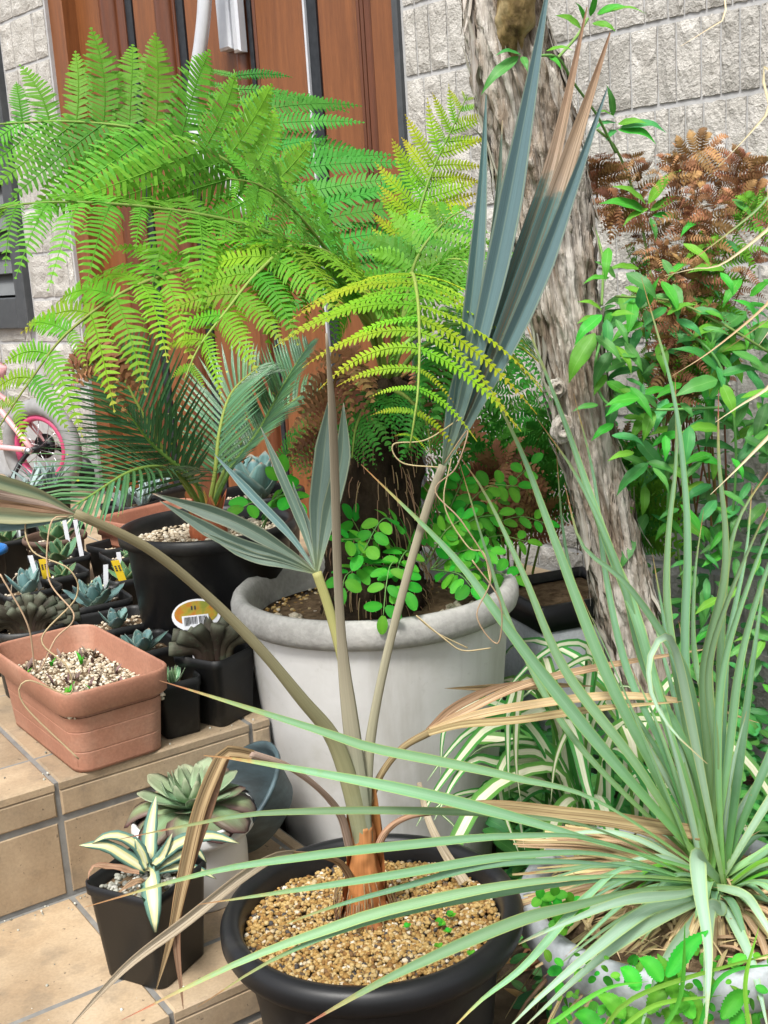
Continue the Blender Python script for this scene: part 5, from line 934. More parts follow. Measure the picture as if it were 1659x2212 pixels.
UPS = [([(1450, 1600, 1.26), (1370, 1325, 1.28), (1319, 1197, 1.29), (1268, 1053, 1.30), (1216, 904, 1.31), (1115, 645, 1.33)], 17), ([(1420, 1680, 1.24), (1304, 1444, 1.25), (1190, 1146, 1.26), (1124, 971, 1.27), (1041, 801, 1.28)], 17), ([(1380, 1660, 1.23), (1221, 1449, 1.23), (1129, 1238, 1.23), (1052, 1074, 1.24), (990, 981, 1.25)], 15), ([(1320, 1640, 1.21), (1165, 1449, 1.19), (1077, 1331, 1.18), (975, 1197, 1.18), (780, 1003, 1.18)], 18),
    ([(1250, 1610, 1.27), (1113, 1372, 1.28), (1052, 1197, 1.29), (990, 991, 1.30)], 10), ([(1500, 1660, 1.26), (1396, 1449, 1.28), (1350, 1274, 1.28), (1309, 1161, 1.28), (1242, 1022, 1.29), (1160, 904, 1.30)], 14), ([(1440, 1640, 1.27), (1355, 1449, 1.30), (1309, 1248, 1.32), (1283, 1033, 1.34), (1239, 850, 1.36)], 11), ([(1420, 1650, 1.29), (1290, 1400, 1.33), (1242, 1274, 1.34), (1216, 1146, 1.35), (1201, 966, 1.36)], 10),
    ([(1530, 1700, 1.24), (1484, 1470, 1.23), (1432, 1372, 1.23), (1345, 1253, 1.23), (1257, 1176, 1.24), (1219, 1043, 1.26)], 14), ([(1525, 1700, 1.25), (1480, 1444, 1.26), (1484, 1197, 1.27), (1478, 1043, 1.28), (1453, 847, 1.29), (1385, 598, 1.31)], 14), ([(1500, 1660, 1.27), (1445, 1351, 1.30), (1442, 1171, 1.31), (1460, 991, 1.32), (1458, 800, 1.33)], 13), ([(1530, 1650, 1.23), (1520, 1449, 1.22), (1561, 1264, 1.21), (1566, 1146, 1.21), (1552, 991, 1.21), (1552, 842, 1.22)], 16), ([(1520, 1650, 1.26), (1447, 1403, 1.27), (1427, 1300, 1.28), (1409, 1194, 1.29)], 12),
    ([(1550, 1600, 1.24), (1560, 1330, 1.24), (1590, 1135, 1.24), (1680, 990, 1.24)], 13), ([(1545, 1650, 1.22), (1530, 1449, 1.21), (1580, 1274, 1.20), (1680, 1050, 1.20)], 13), ([(1550, 1650, 1.22), (1560, 1450, 1.21), (1620, 1250, 1.20), (1720, 1000, 1.20)], 13), ([(1570, 1650, 1.23), (1600, 1420, 1.22), (1660, 1220, 1.22), (1740, 1040, 1.22)], 14), ([(1540, 1600, 1.27), (1500, 1420, 1.29), (1500, 1250, 1.31), (1520, 1100, 1.33)], 12), ([(1560, 1600, 1.28), (1570, 1400, 1.30), (1610, 1200, 1.33), (1625, 1050, 1.36)], 12)]
for pts, w in UPS: yl(pts, w * .92, 'yucca', .4, V((.25, -1, .1)), tw=R.uniform(-.25, .25))
yl([(1500, 1600, 1.20), (1460, 1410, 1.17), (1432, 1376, 1.14), (1404, 1420, 1.12), (1406, 1494, 1.11), (1450, 1575, 1.10), (1528, 1650, 1.09)], 13, 'yucca_pale', .25)
for k in range(28):                                             # the rest of the dense rosette
    a = R.uniform(0, 6.28); e = rad(R.choice((R.uniform(55, 86), R.uniform(55, 86), R.uniform(10, 45)))); l = R.uniform(.26, .46)
    d = V((math.cos(a) * math.cos(e), math.sin(a) * math.cos(e), math.sin(e)))
    if d[1] < -.1 and d[2] > .25: d[1] *= -1
    if d[0] < -.1 and d[2] < .75: l *= .6
    q = yb + V((R.uniform(-.015, .015), R.uniform(-.015, .015), -.01)); dr = R.uniform(.05, .25) if e > .7 else R.uniform(.2, .55)
    b = MB(); ribbon(b, [q, q + d * l * .3, q + d * l * .65 - UP * dr * l * .3, q + d * l - UP * dr * l], .0055, 18, nrm(UP * .6 + V((-d[0], -d[1], 0)) + V((0, -.3, 0))), .35, lambda t: (.6 + .4 * min(1, t * 3)) * min(1.0, max(.02, (1 - t) * 1.75)) ** .85); b.build('leaf', M[R.choice(('yucca', 'yucca', 'yucca_pale'))], yuc)
for k in range(120):                                            # dry skirt of dead leaves round the neck
    a = R.uniform(0, 6.28); d = V((math.cos(a), math.sin(a), 0)); l = R.uniform(.16, .34); q = yb - UP * .02 + d * .02
    b = MB(); ribbon(b, [q, q + d * l * .3 + UP * R.uniform(-.005, .02), q + d * l * .7 - UP * l * R.uniform(.15, .4), q + d * l * .9 - UP * l * R.uniform(.45, .9)], .0058, 12, nrm(UP + d * .6), .3, lambda t: max(.15, 1 - t * .8), wav=.25); b.build('dead_leaf', M['yucca_dry'], yuc)

for k in range(120):                                            # dead leaves lying out over the pot, to the left and front
    x1, y1 = R.choice(((R.uniform(1080, 1330), R.uniform(1770, 1990)), (R.uniform(1150, 1690), R.uniform(2050, 2250)))); f_ = R.uniform(.35, .6); x0, y0 = 1545 + (x1 - 1545) * f_, 1900 + (y1 - 1900) * f_ - 25; Yt = 1.245 - (y1 - 1880) / 330 * .17 + .02
    b = MB(); ribbon(b, [yb - UP * .02 + V((R.uniform(-.02, .02), -.01, 0)), pxy(x0, y0, (1.245 + Yt) / 2), pxy(x1, y1, Yt)], R.uniform(.004, .007), 14, V((0, -.7, .7)), .35, lambda t: max(.15, 1 - t * .8), wav=.2); b.build('dead_leaf', M['yucca_dry'], yuc)
for k in range(16):                                             # slim arching lower leaves
    x1 = R.uniform(1080, 1420); y1 = R.uniform(1800, 2120); f_ = .5; x0, y0 = (1545 + x1) / 2, (1900 + y1) / 2 - R.uniform(20, 60); Yt = 1.22 - max(0, y1 - 1880) / 330 * .17
    b = MB(); ribbon(b, [yb, pxy(x0, y0, (1.245 + Yt) / 2 - .01), pxy(x1, y1, Yt)], R.uniform(.0022, .004), 16, V((0, -.7, .7)), .3); b.build('leaf', M[R.choice(('yucca', 'yucca_pale'))], yuc)

for k in range(70):                                             # short bright leaves packing the crown
    a = R.uniform(0, 6.28); d = V((math.cos(a), math.sin(a), 0)); l = R.uniform(.05, .15); q = yb - UP * .012 + d * .008; e_ = R.uniform(.1, .9)
    b = MB(); ribbon(b, [q, q + d * l * .5 + UP * l * .5 * e_, q + d * l + UP * l * (.7 * e_ - .25)], .0052, 10, nrm(UP - d * .3), .35); b.build('leaf', M[R.choice(('yucca', 'grass', 'yucca'))], yuc)

b = MB()
for k in range(260):                                            # straw litter and moss on the pot soil
    a = R.uniform(0, 6.28); rr = .145 * math.sqrt(R.random()); q = gp + V((rr * math.cos(a), rr * math.sin(a), .243 + .022 * (1 - rr / .15))); d = V((R.uniform(-1, 1), R.uniform(-1, 1), R.uniform(-.1, .35))); l = R.uniform(.02, .07)
    ribbon(b, [q, q + nrm(d) * l * .5 + UP * .004, q + nrm(d) * l], R.uniform(.001, .004), 5, UP, .3, na=1)
b.build('straw_litter', M['yucca_dry'], yuc, kind='stuff')

# bleached, dry-leaved rosette beyond the right edge: only its leaf tips lean into the picture
drb = V((.72, 1.02, .0)); dry = thing('dry_yucca', 'bleached tan leaf tips leaning in beside the stone wall and vine', 'yucca', drb)
for pts, w in (([(1660, -8, 1.20), (1560, 45, 1.16), (1470, 100, 1.14)], 8), ([(1720, 190, 1.24), (1659, 245, 1.22), (1600, 310, 1.20), (1550, 360, 1.20)], 9), ([(1740, 420, 1.24), (1659, 495, 1.20), (1560, 570, 1.17), (1500, 580, 1.16), (1435, 596, 1.15)], 9), ([(1760, 540, 1.24), (1659, 655, 1.20), (1540, 755, 1.17), (1452, 812, 1.15)], 7), ([(1760, 760, 1.22), (1659, 838, 1.18), (1600, 875, 1.16), (1545, 912, 1.15)], 12), ([(1760, 850, 1.22), (1659, 945, 1.18), (1600, 1005, 1.16), (1535, 1068, 1.15)], 12), ([(1740, 620, 1.24), (1680, 690, 1.2), (1640, 745, 1.18)], 8)):
    P = [drb + UP * .55, drb + V((.01, .0, .75))] + [pxy(*q) for q in pts]; b = MB(); ribbon(b, P, w * 1.25 / F, 70, V((0, -1, .3)), .4, lambda t: min(1.0, max(.02, (1 - t) * 2.0)) ** .8); b.build('leaf', M['tip_dry' if w > 7 else 'yucca_dry'], dry)
for pts, w in (([(1740, 300, 1.3), (1659, 425, 1.26), (1590, 490, 1.24), (1430, 610, 1.22)], 6), ([(1740, 620, 1.3), (1659, 690, 1.28), (1560, 760, 1.26)], 6)):
    P = [drb + UP * .55, drb + V((.01, .0, .75))] + [pxy(*q) for q in pts]; b = MB(); ribbon(b, P, w * 1.25 / F, 70, V((0, -1, .3)), .4); b.build('leaf', M['yucca'], dry)
b = MB(); rough_tube(b, [drb, drb + UP * .3, drb + UP * .62], [.04, .035, .03], 20, 18, .25, 3, 8); b.build('trunk', M['dead'], dry)

# ================================================================== SPIDER PLANT
spb = pxy(1265, 1830, 1.60); spb[2] = max(spb[2], .02); spi = thing('spider_plant', 'white-striped spider plant arching from the ground beside the large white pot', 'spider plant', (spb[0], spb[1], 0))
def cr(x, y, Y): return (938 + x * .257, 1322 + y * .257, Y)
SPL = [([cr(1330, 400, 1.62), cr(1050, 500, 1.56), cr(760, 700, 1.52), cr(600, 900, 1.50)], 9), ([cr(1300, 330, 1.62), cr(1080, 270, 1.58), cr(850, 400, 1.54), cr(640, 620, 1.50), cr(500, 820, 1.48)], 11), ([cr(1000, 800, 1.58), cr(700, 900, 1.54), cr(440, 980, 1.50), cr(200, 1250, 1.46), cr(0, 1520, 1.43), cr(-150, 1800, 1.42)], 17), ([cr(900, 1250, 1.58), cr(560, 1270, 1.52), cr(350, 1235, 1.48), cr(180, 1400, 1.45), cr(0, 1750, 1.42)], 15),
    ([cr(850, 640, 1.56), cr(700, 640, 1.53), cr(625, 800, 1.51), cr(620, 1200, 1.49), cr(630, 1560, 1.48)], 13), ([cr(850, 600, 1.56), cr(730, 620, 1.52), cr(690, 1000, 1.49), cr(690, 1300, 1.48), cr(725, 1580, 1.47)], 13), ([cr(1100, 900, 1.56), cr(1160, 990, 1.53), cr(1210, 1150, 1.50), cr(1280, 1450, 1.47), cr(1340, 1650, 1.45), cr(1430, 2050, 1.43)], 17), ([cr(1230, 900, 1.57), cr(1180, 920, 1.55), cr(1080, 1080, 1.53), cr(1010, 1300, 1.52), cr(980, 1600, 1.51)], 10), ([cr(700, 1180, 1.54), cr(600, 1240, 1.51), cr(545, 1420, 1.49), cr(600, 1720, 1.47), cr(720, 2050, 1.45)], 14), ([cr(800, 1100, 1.56), cr(600, 1110, 1.53), cr(400, 1140, 1.50), cr(230, 1280, 1.48)], 10),
    ([cr(500, 760, 1.53), cr(200, 830, 1.48), cr(80, 1000, 1.46), cr(50, 1380, 1.45)], 13), ([cr(600, 900, 1.55), cr(300, 1000, 1.52), cr(100, 1200, 1.50), cr(-60, 1420, 1.49)], 12), ([cr(600, 1500, 1.56), cr(300, 1510, 1.52), cr(100, 1580, 1.49), cr(-100, 1750, 1.47)], 9), ([cr(1350, 900, 1.58), cr(1450, 700, 1.57), cr(1600, 620, 1.55), cr(1750, 700, 1.53)], 9), ([cr(700, 1600, 1.55), cr(720, 1750, 1.53), cr(760, 2000, 1.52)], 14), ([cr(560, 1500, 1.53), cr(450, 1500, 1.50), cr(330, 1700, 1.47), cr(260, 1900, 1.46)], 13), ([cr(500, 1440, 1.54), cr(420, 1460, 1.52), cr(330, 1650, 1.50), cr(250, 1850, 1.48)], 10), ([cr(100, 1660, 1.50), cr(150, 1780, 1.49), cr(300, 1960, 1.47)], 7)]
for pts, w in SPL:
    P = [spb + V((R.uniform(-.02, .02), R.uniform(-.02, .02), .0)), (spb + pxy(*pts[0])) / 2 + UP * .06] + [pxy(*q) for q in pts]
    b = MB(); ribbon(b, P, w * 1.8 / F, 28, V((0, -.8, .7)), .28, prof_strap); b.build('leaf', M['spider'], spi)
for k in range(14):
    a = R.uniform(0, 6.28); e = rad(R.uniform(35, 80)); l = R.uniform(.28, .46); d = V((math.cos(a), math.sin(a), 0)); q = spb + d * R.uniform(.0, .05) + V((R.uniform(-.05, .10), 0, R.uniform(0, .08)))
    b = MB(); ribbon(b, [q, q + d * l * .2 * math.cos(e) + UP * l * .4 * math.sin(e), q + d * l * .55 + UP * l * .45 * math.sin(e), q + d * l * .85 + UP * l * (.45 * math.sin(e) - .35), q + d * l * .95 - UP * l * R.uniform(.05, .5)], R.uniform(.009, .013), 20, nrm(UP + V((0, -.6, 0))), .3, prof_strap); b.build('leaf', M['spider'], spi)
# pale block planter behind the spider plant
c0 = pxy(1225, 1395, 2.0); gb = V((c0[0], 2.03, 0)); blk = thing('planter', 'grey box planter with a black top behind the spider plant', 'planter', gb); ax, ay = axes(20)
b = MB(); rloft(b, gb, ax, ay, [(.095, .10, .008, 0), (.098, .10, .008, .36), (.094, .096, .008, .365)]); b.build('box', M['greypot'], blk)
b = MB(); rloft(b, gb + UP * .364, ax, ay, [(.100, .103, .006, 0), (.100, .103, .006, .045), (.094, .097, .006, .047), (.090, .092, .006, .030)]); b.build('liner', M['black'], blk)
b = MB(); rloft(b, gb + UP * .39, ax, ay, [(.092, .094, .006, 0), (.002, .002, .001, .004)], cap=False); b.build('soil', M['potsoil'], blk)

# ================================================================== SHAGGY-BARKED TREE
TP = [(1452, 1800, 1.82), (1425, 1640, 1.83), (1395, 1480, 1.84), (1345, 1280, 1.85), (1298, 1080, 1.85), (1255, 880, 1.85), (1218, 660, 1.85), (1190, 480, 1.85), (1150, 300, 1.85), (1105, 120, 1.85), (1085, -20, 1.85), (1080, -200, 1.85)]
TPW = [pxy(*q) for q in TP]; base = TPW[0].copy(); base[2] = -.02; base[0] += .02
tree = thing('shaggy_barked_tree', 'leaning tree trunk with grey peeling bark beside the stone wall', 'tree', (base[0], base[1], 0))
TW = [base] + TPW; TR = [.054, .046, .041, .039, .039, .038, .038, .042, .049, .058, .056, .048, .044]
b = MB(); rough_tube(b, TW, TR, 340, 130, .34, 4.6, 30, 4.2, True); trunk = b.build('trunk', M['bark'], tree)
CT = crom(TW, 200); TT_ = tang(CT); RT = np.interp(np.linspace(0, 1, 200), np.linspace(0, 1, 13), TR)
for k in range(290):                                            # loose bark strips
    i = R.randint(18, 190); a = R.uniform(2.6, 6.8); S = nrm(np.cross(TT_[i], V((0, -1, .1)))); N = np.cross(S, TT_[i]); l = R.uniform(.04, .17); wv = R.uniform(.004, .012); P = []
    tw_ = R.uniform(-.25, .25); lift = R.uniform(.002, .018); m_ = max(3, int(l / .018))
    for j in range(m_ + 1):
        ii = min(199, i + int(j * l / m_ / .0085)); aa = a + tw_ * j / m_; x = j / m_
        P.append(CT[ii] + (S * math.cos(aa) + N * math.sin(aa)) * (RT[ii] * 1.16 + .003 + lift * (x * x if k % 2 else (1 - x) ** 2)))
    out = S * math.cos(a) + N * math.sin(a); b = MB(); ribbon(b, P, wv, max(6, m_ + 2), out, -.25, lambda t: max(.15, (1 - abs(2 * t - 1) ** 3) * (.8 + .3 * math.sin(t * 23 + k))), na=1, wav=.15); b.build('bark_strip', M['bark_strip'], trunk)
for (x, y, r_) in ((1214, 925, 26), (1203, 838, 18)):       # knots
    c = pxy(x, y, 1.815); b = MB(); kk, nr = 28, 9; v = []
    for q in range(nr):
        rr = q / (nr - 1); R0 = r_ * 1.9 / F * rr
        for i in range(kk):
            a = 6.2832 * i / kk; jr = 1 + .18 * noise.noise((math.cos(a) * 2 + x, math.sin(a) * 2, rr * 2)); h = .014 * (1 - rr ** 2.2) - .012 * max(0, 1 - rr * 2.6) + .0035 * math.sin(rr * 15 + 2 * noise.noise((math.cos(a), math.sin(a), x)))
            v.append(c + V((math.cos(a), 0, math.sin(a) * 1.2)) * R0 * jr + V((0, -1, 0)) * (h + .003))
    b.add(v, [(q * kk + i, q * kk + (i + 1) % kk, (q + 1) * kk + (i + 1) % kk, (q + 1) * kk + i) for q in range(nr - 1) for i in range(kk)]); b.build('knot', M['bark'], trunk)
b = MB(); rough_tube(b, [pxy(1098, 130, 1.815), pxy(1106, 80, 1.80), pxy(1114, 10, 1.785), pxy(1122, -150, 1.77)], [.014, .026, .030, .032], 40, 30, .20, 2.4, 7); b.build('limb', M['bark_tan'], tree)
b = MB(); rough_tube(b, [pxy(1150, 300, 1.86), pxy(1190, 200, 1.88), pxy(1205, 130, 1.9)], [.04, .032, .018], 20, 24, .2, 3, 6, 2.0, True); b.build('limb', M['bark'], tree)

# ================================================================== VINE ON THE RIGHT
vb = pxy(1480, 1350, 1.95); vb[2] = 0; vine = thing('climbing_vine', 'green vine with pointed paired leaves climbing by the tree and stone wall', 'vine', vb)
STEMS = [[(1480, 1300, 1.92), (1440, 1000, 1.88), (1425, 750, 1.90), (1400, 560, 1.92), (1370, 420, 1.94), (1330, 320, 1.92), (1290, 280, 1.90)], [(1300, 660, 1.80), (1302, 560, 1.82), (1280, 480, 1.84)], [(1330, 330, 1.9), (1290, 250, 1.86), (1240, 180, 1.80), (1205, 125, 1.76), (1160, 120, 1.74)], [(1205, 125, 1.78), (1245, 80, 1.82), (1270, 40, 1.84)], [(1560, 1300, 1.90), (1590, 1000, 1.80), (1560, 800, 1.78), (1470, 700, 1.78)], [(1310, 690, 1.80), (1285, 800, 1.78), (1310, 870, 1.77), (1370, 875, 1.76), (1420, 885, 1.75), (1560, 880, 1.75)], [(1659, 760, 1.78), (1560, 700, 1.78), (1450, 650, 1.80), (1330, 640, 1.8)]]
for pts in STEMS: b = MB(); tube(b, PX(pts), .0022, 40, 6); b.build('stem', M['vstem'], vine)
def leafmesh(L, w, bend, seed):
    R2 = random.Random(seed); b = MB(); ribbon(b, [V((0, 0, 0)), V((L * .35, 0, .04 * L)), V((L * .7, 0, .02 * L)), V((L, 0, -bend * L))], w, 12, UP, .22, lambda t: max(.025, math.sin(math.pi * (.03 + .97 * t ** .70)) ** 1.05 * (1 + .05 * math.sin(t * 47))), R2.random(), na=2, wav=.06); return b
vm = {}
for mk in ('vine', 'vine_l'):
    vm[mk] = []
    for q in range(8):
        m = leafmesh(1.0, .125 + .020 * (q % 4), .12 + .05 * (q % 3), q).mesh('leaf'); m.materials.append(M[mk]); vm[mk].append(m)
vbulk = {'vine': MB(), 'vine_l': MB()}
def vleaf(p, d, L, mk='vine', nh=V((0, -.65, .75)), bulk=False):
    d = nrm(d); N = nrm(nh - d * (nh @ d) + V((R.uniform(-.3, .3), R.uniform(-.2, .2), R.uniform(-.2, .2)))); Y = nrm(np.cross(N, d)); N = np.cross(d, Y); me = R.choice(vm[mk]); fm = frame(p, d * L, Y * L, N * L)
    if not bulk: inst('leaf', me, fm, vine); return
    rn = R.random(); vbulk[mk].add([fm @ v.co for v in me.vertices], [tuple(q.vertices) for q in me.polygons], [(c.color[0], rn, c.color[2]) for c in me.color_attributes['Col'].data])
def vpx(x0, y0, x1, y1, Y, mk='vine', dy=-.02): a, c = pxy(x0, y0, Y), pxy(x1, y1, Y + dy); vleaf(a, c - a, np.linalg.norm(c - a), mk)
for q in ((1120, 122, 1038, 192), (1125, 118, 1075, 108), (1128, 122, 1140, 150), (1180, 110, 1235, 100), (1180, 118, 1215, 145), (1255, 60, 1205, 28), (1262, 45, 1245, 0), (1275, 35, 1290, -25), (1290, 30, 1350, 8), (1290, 35, 1395, 12), (1280, 50, 1330, 60)): vpx(*q, 1.76 if q[0] < 1240 else 1.84, 'vine' if q[0] < 1130 else 'vine_l')
for q in ((1325, 250, 1315, 185), (1330, 255, 1290, 235), (1330, 265, 1285, 270), (1335, 268, 1395, 260), (1340, 275, 1440, 268), (1335, 280, 1420, 295), (1330, 280, 1310, 300), (1395, 440, 1330, 395), (1400, 440, 1465, 360), (1400, 450, 1345, 480), (1405, 455, 1480, 420), (1410, 465, 1475, 470), (1405, 470, 1420, 520), (1395, 455, 1300, 430), (1380, 580, 1315, 575), (1390, 575, 1400, 555), (1395, 580, 1450, 590)): vpx(*q, 1.90, R.choice(('vine', 'vine_l')))
for q in ((1300, 670, 1255, 645), (1300, 680, 1240, 735), (1310, 690, 1315, 760), (1320, 680, 1370, 675), (1330, 690, 1360, 745), (1285, 720, 1225, 820), (1320, 760, 1280, 830), (1350, 740, 1390, 800), (1300, 690, 1250, 690), (1380, 665, 1395, 600), (1400, 660, 1420, 600), (1395, 670, 1405, 720), (1440, 680, 1500, 650), (1460, 690, 1520, 720), (1550, 800, 1470, 740), (1555, 810, 1640, 790), (1550, 820, 1460, 850), (1560, 830, 1590, 900), (1410, 885, 1390, 950), (1420, 880, 1380, 850), (1425, 885, 1470, 870), (1470, 870, 1500, 900), (1380, 860, 1310, 870), (1490, 920, 1480, 1005), (1400, 1000, 1330, 1060), (1410, 1010, 1450, 1060), (1600, 860, 1680, 840), (1640, 700, 1600, 640), (1620, 960, 1680, 920), (1470, 1090, 1530, 1170), (1560, 1060, 1620, 1100)): vpx(*q, 1.74 + R.uniform(-.03, .05), R.choice(('vine', 'vine', 'vine_l')))
for k in range(270):                                            # the mass of leaves behind
    x, y = R.uniform(1275, 1690), R.uniform(640, 1560)
    if x < 1275 + max(0, y - 900) * .28: continue
    Y = R.uniform(1.80, 1.98); Y = min(Y, 1.93 - (x - 1265) / 425 * .12); a = R.uniform(0, 6.28); vleaf(pxy(x, y, Y), rt * math.cos(a) - up * (abs(math.sin(a)) * .8 + .1) - fw * .25, R.uniform(.035, .075) * (1.0 if y < 1000 else .8), R.choice(('vine', 'vine', 'vine', 'vine_l')), bulk=k >= 100)
for mk in vbulk: vbulk[mk].build('leaf_mass', M[mk], vine, kind='stuff')

for q in ((1480, 560, 1540, 520), (1485, 565, 1440, 600), (1500, 600, 1560, 640), (1560, 520, 1620, 560), (1600, 600, 1560, 660), (1520, 470, 1470, 500), (1330, 600, 1290, 560), (1350, 620, 1400, 640), (1430, 560, 1470, 620), (1580, 430, 1630, 470), (1620, 640, 1670, 600), (1540, 640, 1500, 690)): vpx(*q, 1.84, R.choice(('vine', 'vine_l')))

for k in range(80):                                             # fuller growth from mid height up
    x, y = R.uniform(1285, 1690), R.uniform(520, 1000); a = R.uniform(0, 6.28); Y = R.uniform(1.74, 1.86)
    if y < 640 and x > 1480 and R.random() < .6: continue
    vleaf(pxy(x, y, Y), rt * math.cos(a) - up * (abs(math.sin(a)) * .7) - fw * .3, R.uniform(.035, .066), R.choice(('vine', 'vine_l', 'vine_l')))

# ferns along the wall: dead bracken and a small live fern
dfb = pxy(1520, 1200, 1.95); dfb[2] = 0; df = thing('dead_fern', 'mass of curled brown dead fern fronds in front of the stone wall', 'fern', dfb)
def Yw(x): return {True: 2.02}.get(True) - max(0, (x - 1265)) / 425 * .10
for k in range(19):
    x = R.uniform(1285, 1690); y = R.uniform(330, 640); Yq = Yw(x) - R.uniform(0, .12); x0 = R.uniform(1380, 1600)
    frond(df, [(x0, 1150, Yw(x0) - .05), ((x0 + x) / 2 + R.uniform(-40, 40), (y + 950) / 2, Yq), (x, y, Yq - .02), (x + R.uniform(-70, 70), y + R.uniform(10, 80), Yq - .05)], R.uniform(.035, .06), 26, 'fern_dead' if k % 3 else 'fern', (R.uniform(-.4, .4), -.8, .5), .45, .40, 12, 12, .17, 'rachis_dead', False, .3, wild=.45, rr=.002)
for pts in ([(1290, 430, 1.99), (1290, 370, 1.98), (1300, 330, 1.96)], [(1460, 420, 1.95), (1480, 350, 1.93), (1530, 320, 1.92), (1560, 350, 1.92)], [(1600, 450, 1.92), (1590, 380, 1.91), (1610, 340, 1.9), (1625, 360, 1.9)], [(1560, 470, 1.93), (1620, 440, 1.92), (1690, 440, 1.91)], [(1350, 500, 1.96), (1330, 440, 1.95), (1290, 470, 1.94)]):
    frond(df, pts, .055, 18, 'fern_dead', (.2, -.9, .4), .3, .1, 12, 13, .16, 'rachis_dead', False, .3, wild=.2, rr=.002)
lfb = pxy(1300, 1250, 1.95); lfb[2] = 0; lfn = thing('wall_fern', 'green and browning fern fronds in the shade behind the leaning trunk', 'fern', lfb)
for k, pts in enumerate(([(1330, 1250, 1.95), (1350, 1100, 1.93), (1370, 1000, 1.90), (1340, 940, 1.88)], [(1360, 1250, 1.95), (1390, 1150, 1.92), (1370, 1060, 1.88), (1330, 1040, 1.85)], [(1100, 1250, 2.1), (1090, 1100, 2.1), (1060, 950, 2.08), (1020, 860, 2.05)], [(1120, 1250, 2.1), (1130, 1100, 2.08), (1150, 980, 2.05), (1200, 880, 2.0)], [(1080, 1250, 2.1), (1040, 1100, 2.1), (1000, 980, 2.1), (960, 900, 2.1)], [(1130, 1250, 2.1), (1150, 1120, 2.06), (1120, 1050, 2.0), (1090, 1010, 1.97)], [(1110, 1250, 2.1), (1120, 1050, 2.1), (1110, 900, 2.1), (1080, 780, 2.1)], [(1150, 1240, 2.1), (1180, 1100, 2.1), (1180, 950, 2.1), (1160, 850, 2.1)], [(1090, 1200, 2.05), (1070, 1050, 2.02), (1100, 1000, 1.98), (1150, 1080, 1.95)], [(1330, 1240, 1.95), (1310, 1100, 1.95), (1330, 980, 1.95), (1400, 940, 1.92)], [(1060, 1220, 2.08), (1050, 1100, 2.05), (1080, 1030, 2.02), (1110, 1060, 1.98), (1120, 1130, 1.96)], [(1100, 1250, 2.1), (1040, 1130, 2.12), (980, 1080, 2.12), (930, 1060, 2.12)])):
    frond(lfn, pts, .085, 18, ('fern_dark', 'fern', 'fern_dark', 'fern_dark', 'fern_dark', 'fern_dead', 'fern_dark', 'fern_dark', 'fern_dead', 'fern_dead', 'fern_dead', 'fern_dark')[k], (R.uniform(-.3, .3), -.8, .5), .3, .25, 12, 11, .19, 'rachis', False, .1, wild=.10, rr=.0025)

# ================================================================== WEEDS AT THE FOOT OF THE YUCCA
wc_ = thing('clover_patch', 'clump of bright clover-like leaflets between the palm pot and the grey pot', 'weed', pxy(1200, 2010, 1.18))
for q in ((1170, 1940), (1200, 1935), (1235, 1950), (1190, 1965), (1225, 1975), (1255, 1965), (1210, 1995)):
    c = pxy(*q, 1.13 + R.uniform(0, .03)); b = MB(); tube(b, [pxy(1205, 2040, 1.18), c], .0007, 6, 5); lf = b.build('stem', M['vstem'], wc_)
    for j in range(4): a = j * 1.57 + R.random(); d = nrm(rt * math.cos(a) + up * math.sin(a) * .8 - fw * .1); b = MB(); oval_leaf(b, c, d, V((0, -.6, .8)), .013, .0055); b.build('leaflet', M['weed'], lf)
gw = thing('garden_weed', 'toothed bright-green weed leaves at the foot of the yucca pot', 'weed', pxy(1450, 2300, 1.05))
for q in ((1440, 2110, 1530, 2010), (1430, 2120, 1380, 2070), (1400, 2190, 1460, 2110), (1460, 2160, 1420, 2060), (1350, 2200, 1290, 2150), (1500, 2200, 1440, 2140), (1400, 2230, 1330, 2180), (1520, 2230, 1490, 2140), (1560, 2200, 1620, 2140), (1470, 2240, 1430, 2180), (1300, 2230, 1240, 2190), (1380, 2140, 1340, 2090), (1600, 2230, 1570, 2160), (1450, 2190, 1500, 2150)):
    a, c = pxy(q[0], q[1], 1.0), pxy(q[2], q[3], 1.02); b = MB(); ribbon(b, [a, (a + c) / 2 + UP * .006, c], .0085, 30, V((0, -.7, .7)), .35, lambda t: max(.03, math.sin(math.pi * (.04 + .95 * t ** .8)) ** .9 * (1 + .13 * math.sin(t * 85)))); b.build('leaf', M['weed'], gw)
for q in ((1150, 2240, 1300, 2140, 1400, 2120), (1290, 2250, 1380, 2150, 1700, 2050), (1500, 2250, 1560, 2110, 1700, 2080), (1420, 2240, 1470, 2150, 1480, 1990), (1330, 2230, 1420, 2170, 1560, 2150), (1620, 2240, 1610, 2120, 1640, 2000)):
    b = MB(); ribbon(b, [pxy(q[0], q[1], .98), pxy(q[2], q[3], .99), pxy(q[4], q[5], 1.0)], .0022, 16, V((0, -.8, .6)), .3); b.build('grass_blade', M['grass'], gw)
for k in range(230):
    x, y = R.uniform(1180, 1690), R.uniform(2060, 2290); a = pxy(x, y, 1.02 + R.uniform(0, .1)); d = V((R.uniform(-1, 1), R.uniform(-.8, .6), R.uniform(-.3, 1))); L = R.uniform(.007, .017)
    b = MB(); oval_leaf(b, a, nrm(d), V((R.uniform(-.4, .4), -.6, .8)), L, L * .34); b.build('leaf', M[R.choice(('weed', 'vine_l', 'weed'))], gw)
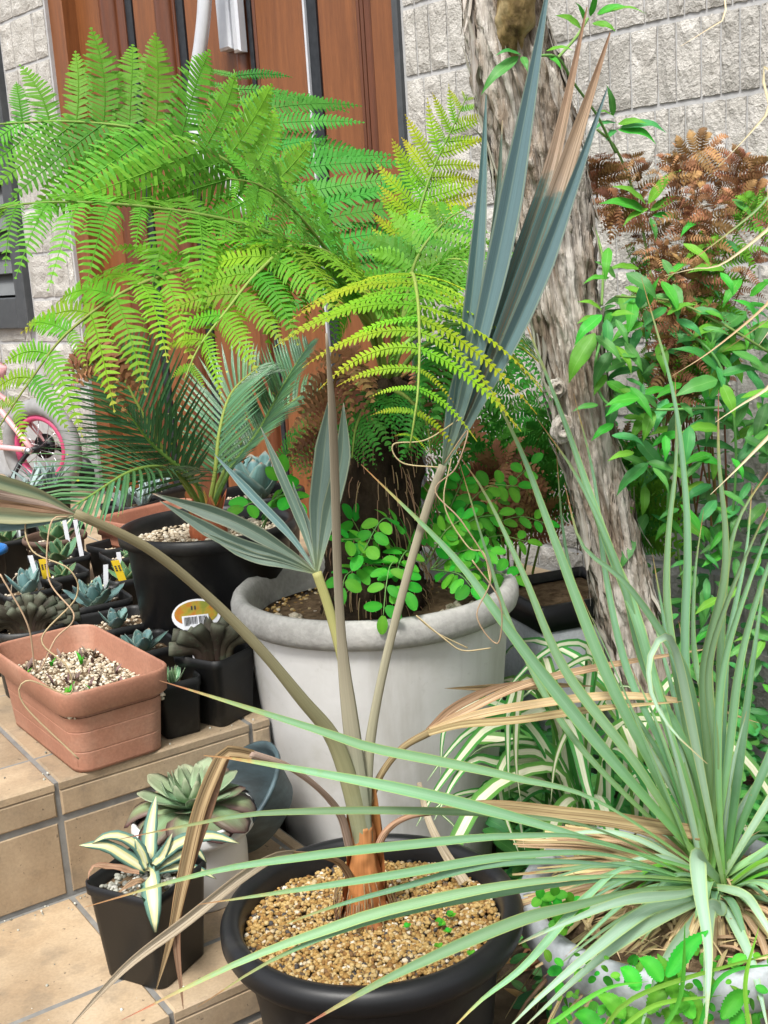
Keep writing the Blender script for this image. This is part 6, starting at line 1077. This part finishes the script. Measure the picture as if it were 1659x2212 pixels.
# ground litter and low cover in the bed
lit = MB()
for k in range(900):
    x, y = R.uniform(.15, 1.0), R.uniform(1.3, 2.1)
    if WN[0] * x + WN[1] * y > WC - .03: continue
    p = V((x, y, R.uniform(0, .015))); a = R.random() * 6.28; d = V((math.cos(a), math.sin(a), R.uniform(-.1, .4))); L = R.uniform(.02, .06); ribbon(lit, [p, p + d * L * .5 + UP * .006, p + d * L], L * R.uniform(.08, .22), 5, UP, .3, prof_lance, na=1)
o = lit.build('leaf_litter', M['fern_dead'], None, kind='stuff'); o['label'] = 'brown dry leaf litter over the garden bed'; o['category'] = 'leaf litter'
cov = MB()
for k in range(5200):
    x, y = R.uniform(.15, 1.05), R.uniform(1.35, 2.15); dw = WC - WN[0] * x - WN[1] * y
    if dw < .03 or R.random() < .2: continue
    p = V((x, y, R.uniform(.02, .30) * (.4 + .6 * (y - 1.3)) if dw > .20 or x < .42 else R.uniform(.02, .72))); a = R.random() * 6.28; d = nrm(V((math.cos(a), math.sin(a), R.uniform(-.3, .5)))); L = R.uniform(.022, .05); oval_leaf(cov, p, d, nrm(V((R.uniform(-.3, .3), -.5, .8))), L, L * .22)
o = cov.build('ground_cover', M['vine'], None, kind='stuff'); o['label'] = 'dark green undergrowth filling the bed under the vine'; o['category'] = 'undergrowth'

grit = MB()
for k in range(420):
    a = R.uniform(-1.0, .32); low_ = R.random() < .55; i = R.uniform(-.32, -.01) if low_ else R.choice((R.uniform(.005, .12), R.uniform(.1, .6))); z = (Z1 if low_ else Z2)
    if low_ and R.random() < .5: i = -.003 - abs(R.gauss(0, .02))
    s_ = R.uniform(.0006, .0022); q = S2(a, i, z + s_ * .4); grit.add([q + v * s_ * R.uniform(.8, 1.2) for v in ICO_V], ICO_F, (.5, R.random(), .5))
o = grit.build('grit', M['g_grey'], None, kind='stuff'); o['label'] = 'scattered crumbs of grit and soil on the tiled steps'; o['category'] = 'grit'
fallen = ((-.30, -.20, 'curled brown leaf fragment on the lower step tiles'), (.10, -.03, 'brown leaf fragment in the corner under the step riser'), (-.12, .05, 'dry leaf scrap on the porch nosing beside the terracotta trough'))
for a, i, lab in fallen:
    q = S2(a, i, (Z1 if i < 0 else Z2) + .002); t_ = thing('fallen_leaf', lab, 'leaf', q); b = MB(); d = nrm(V((R.uniform(-1, 1), R.uniform(-1, 1), 0))); ribbon(b, [q, q + d * .01 + UP * .003, q + d * .022 + UP * .001], .0035, 7, UP, .4, prof_lance); b.build('blade', M['dead'], t_)
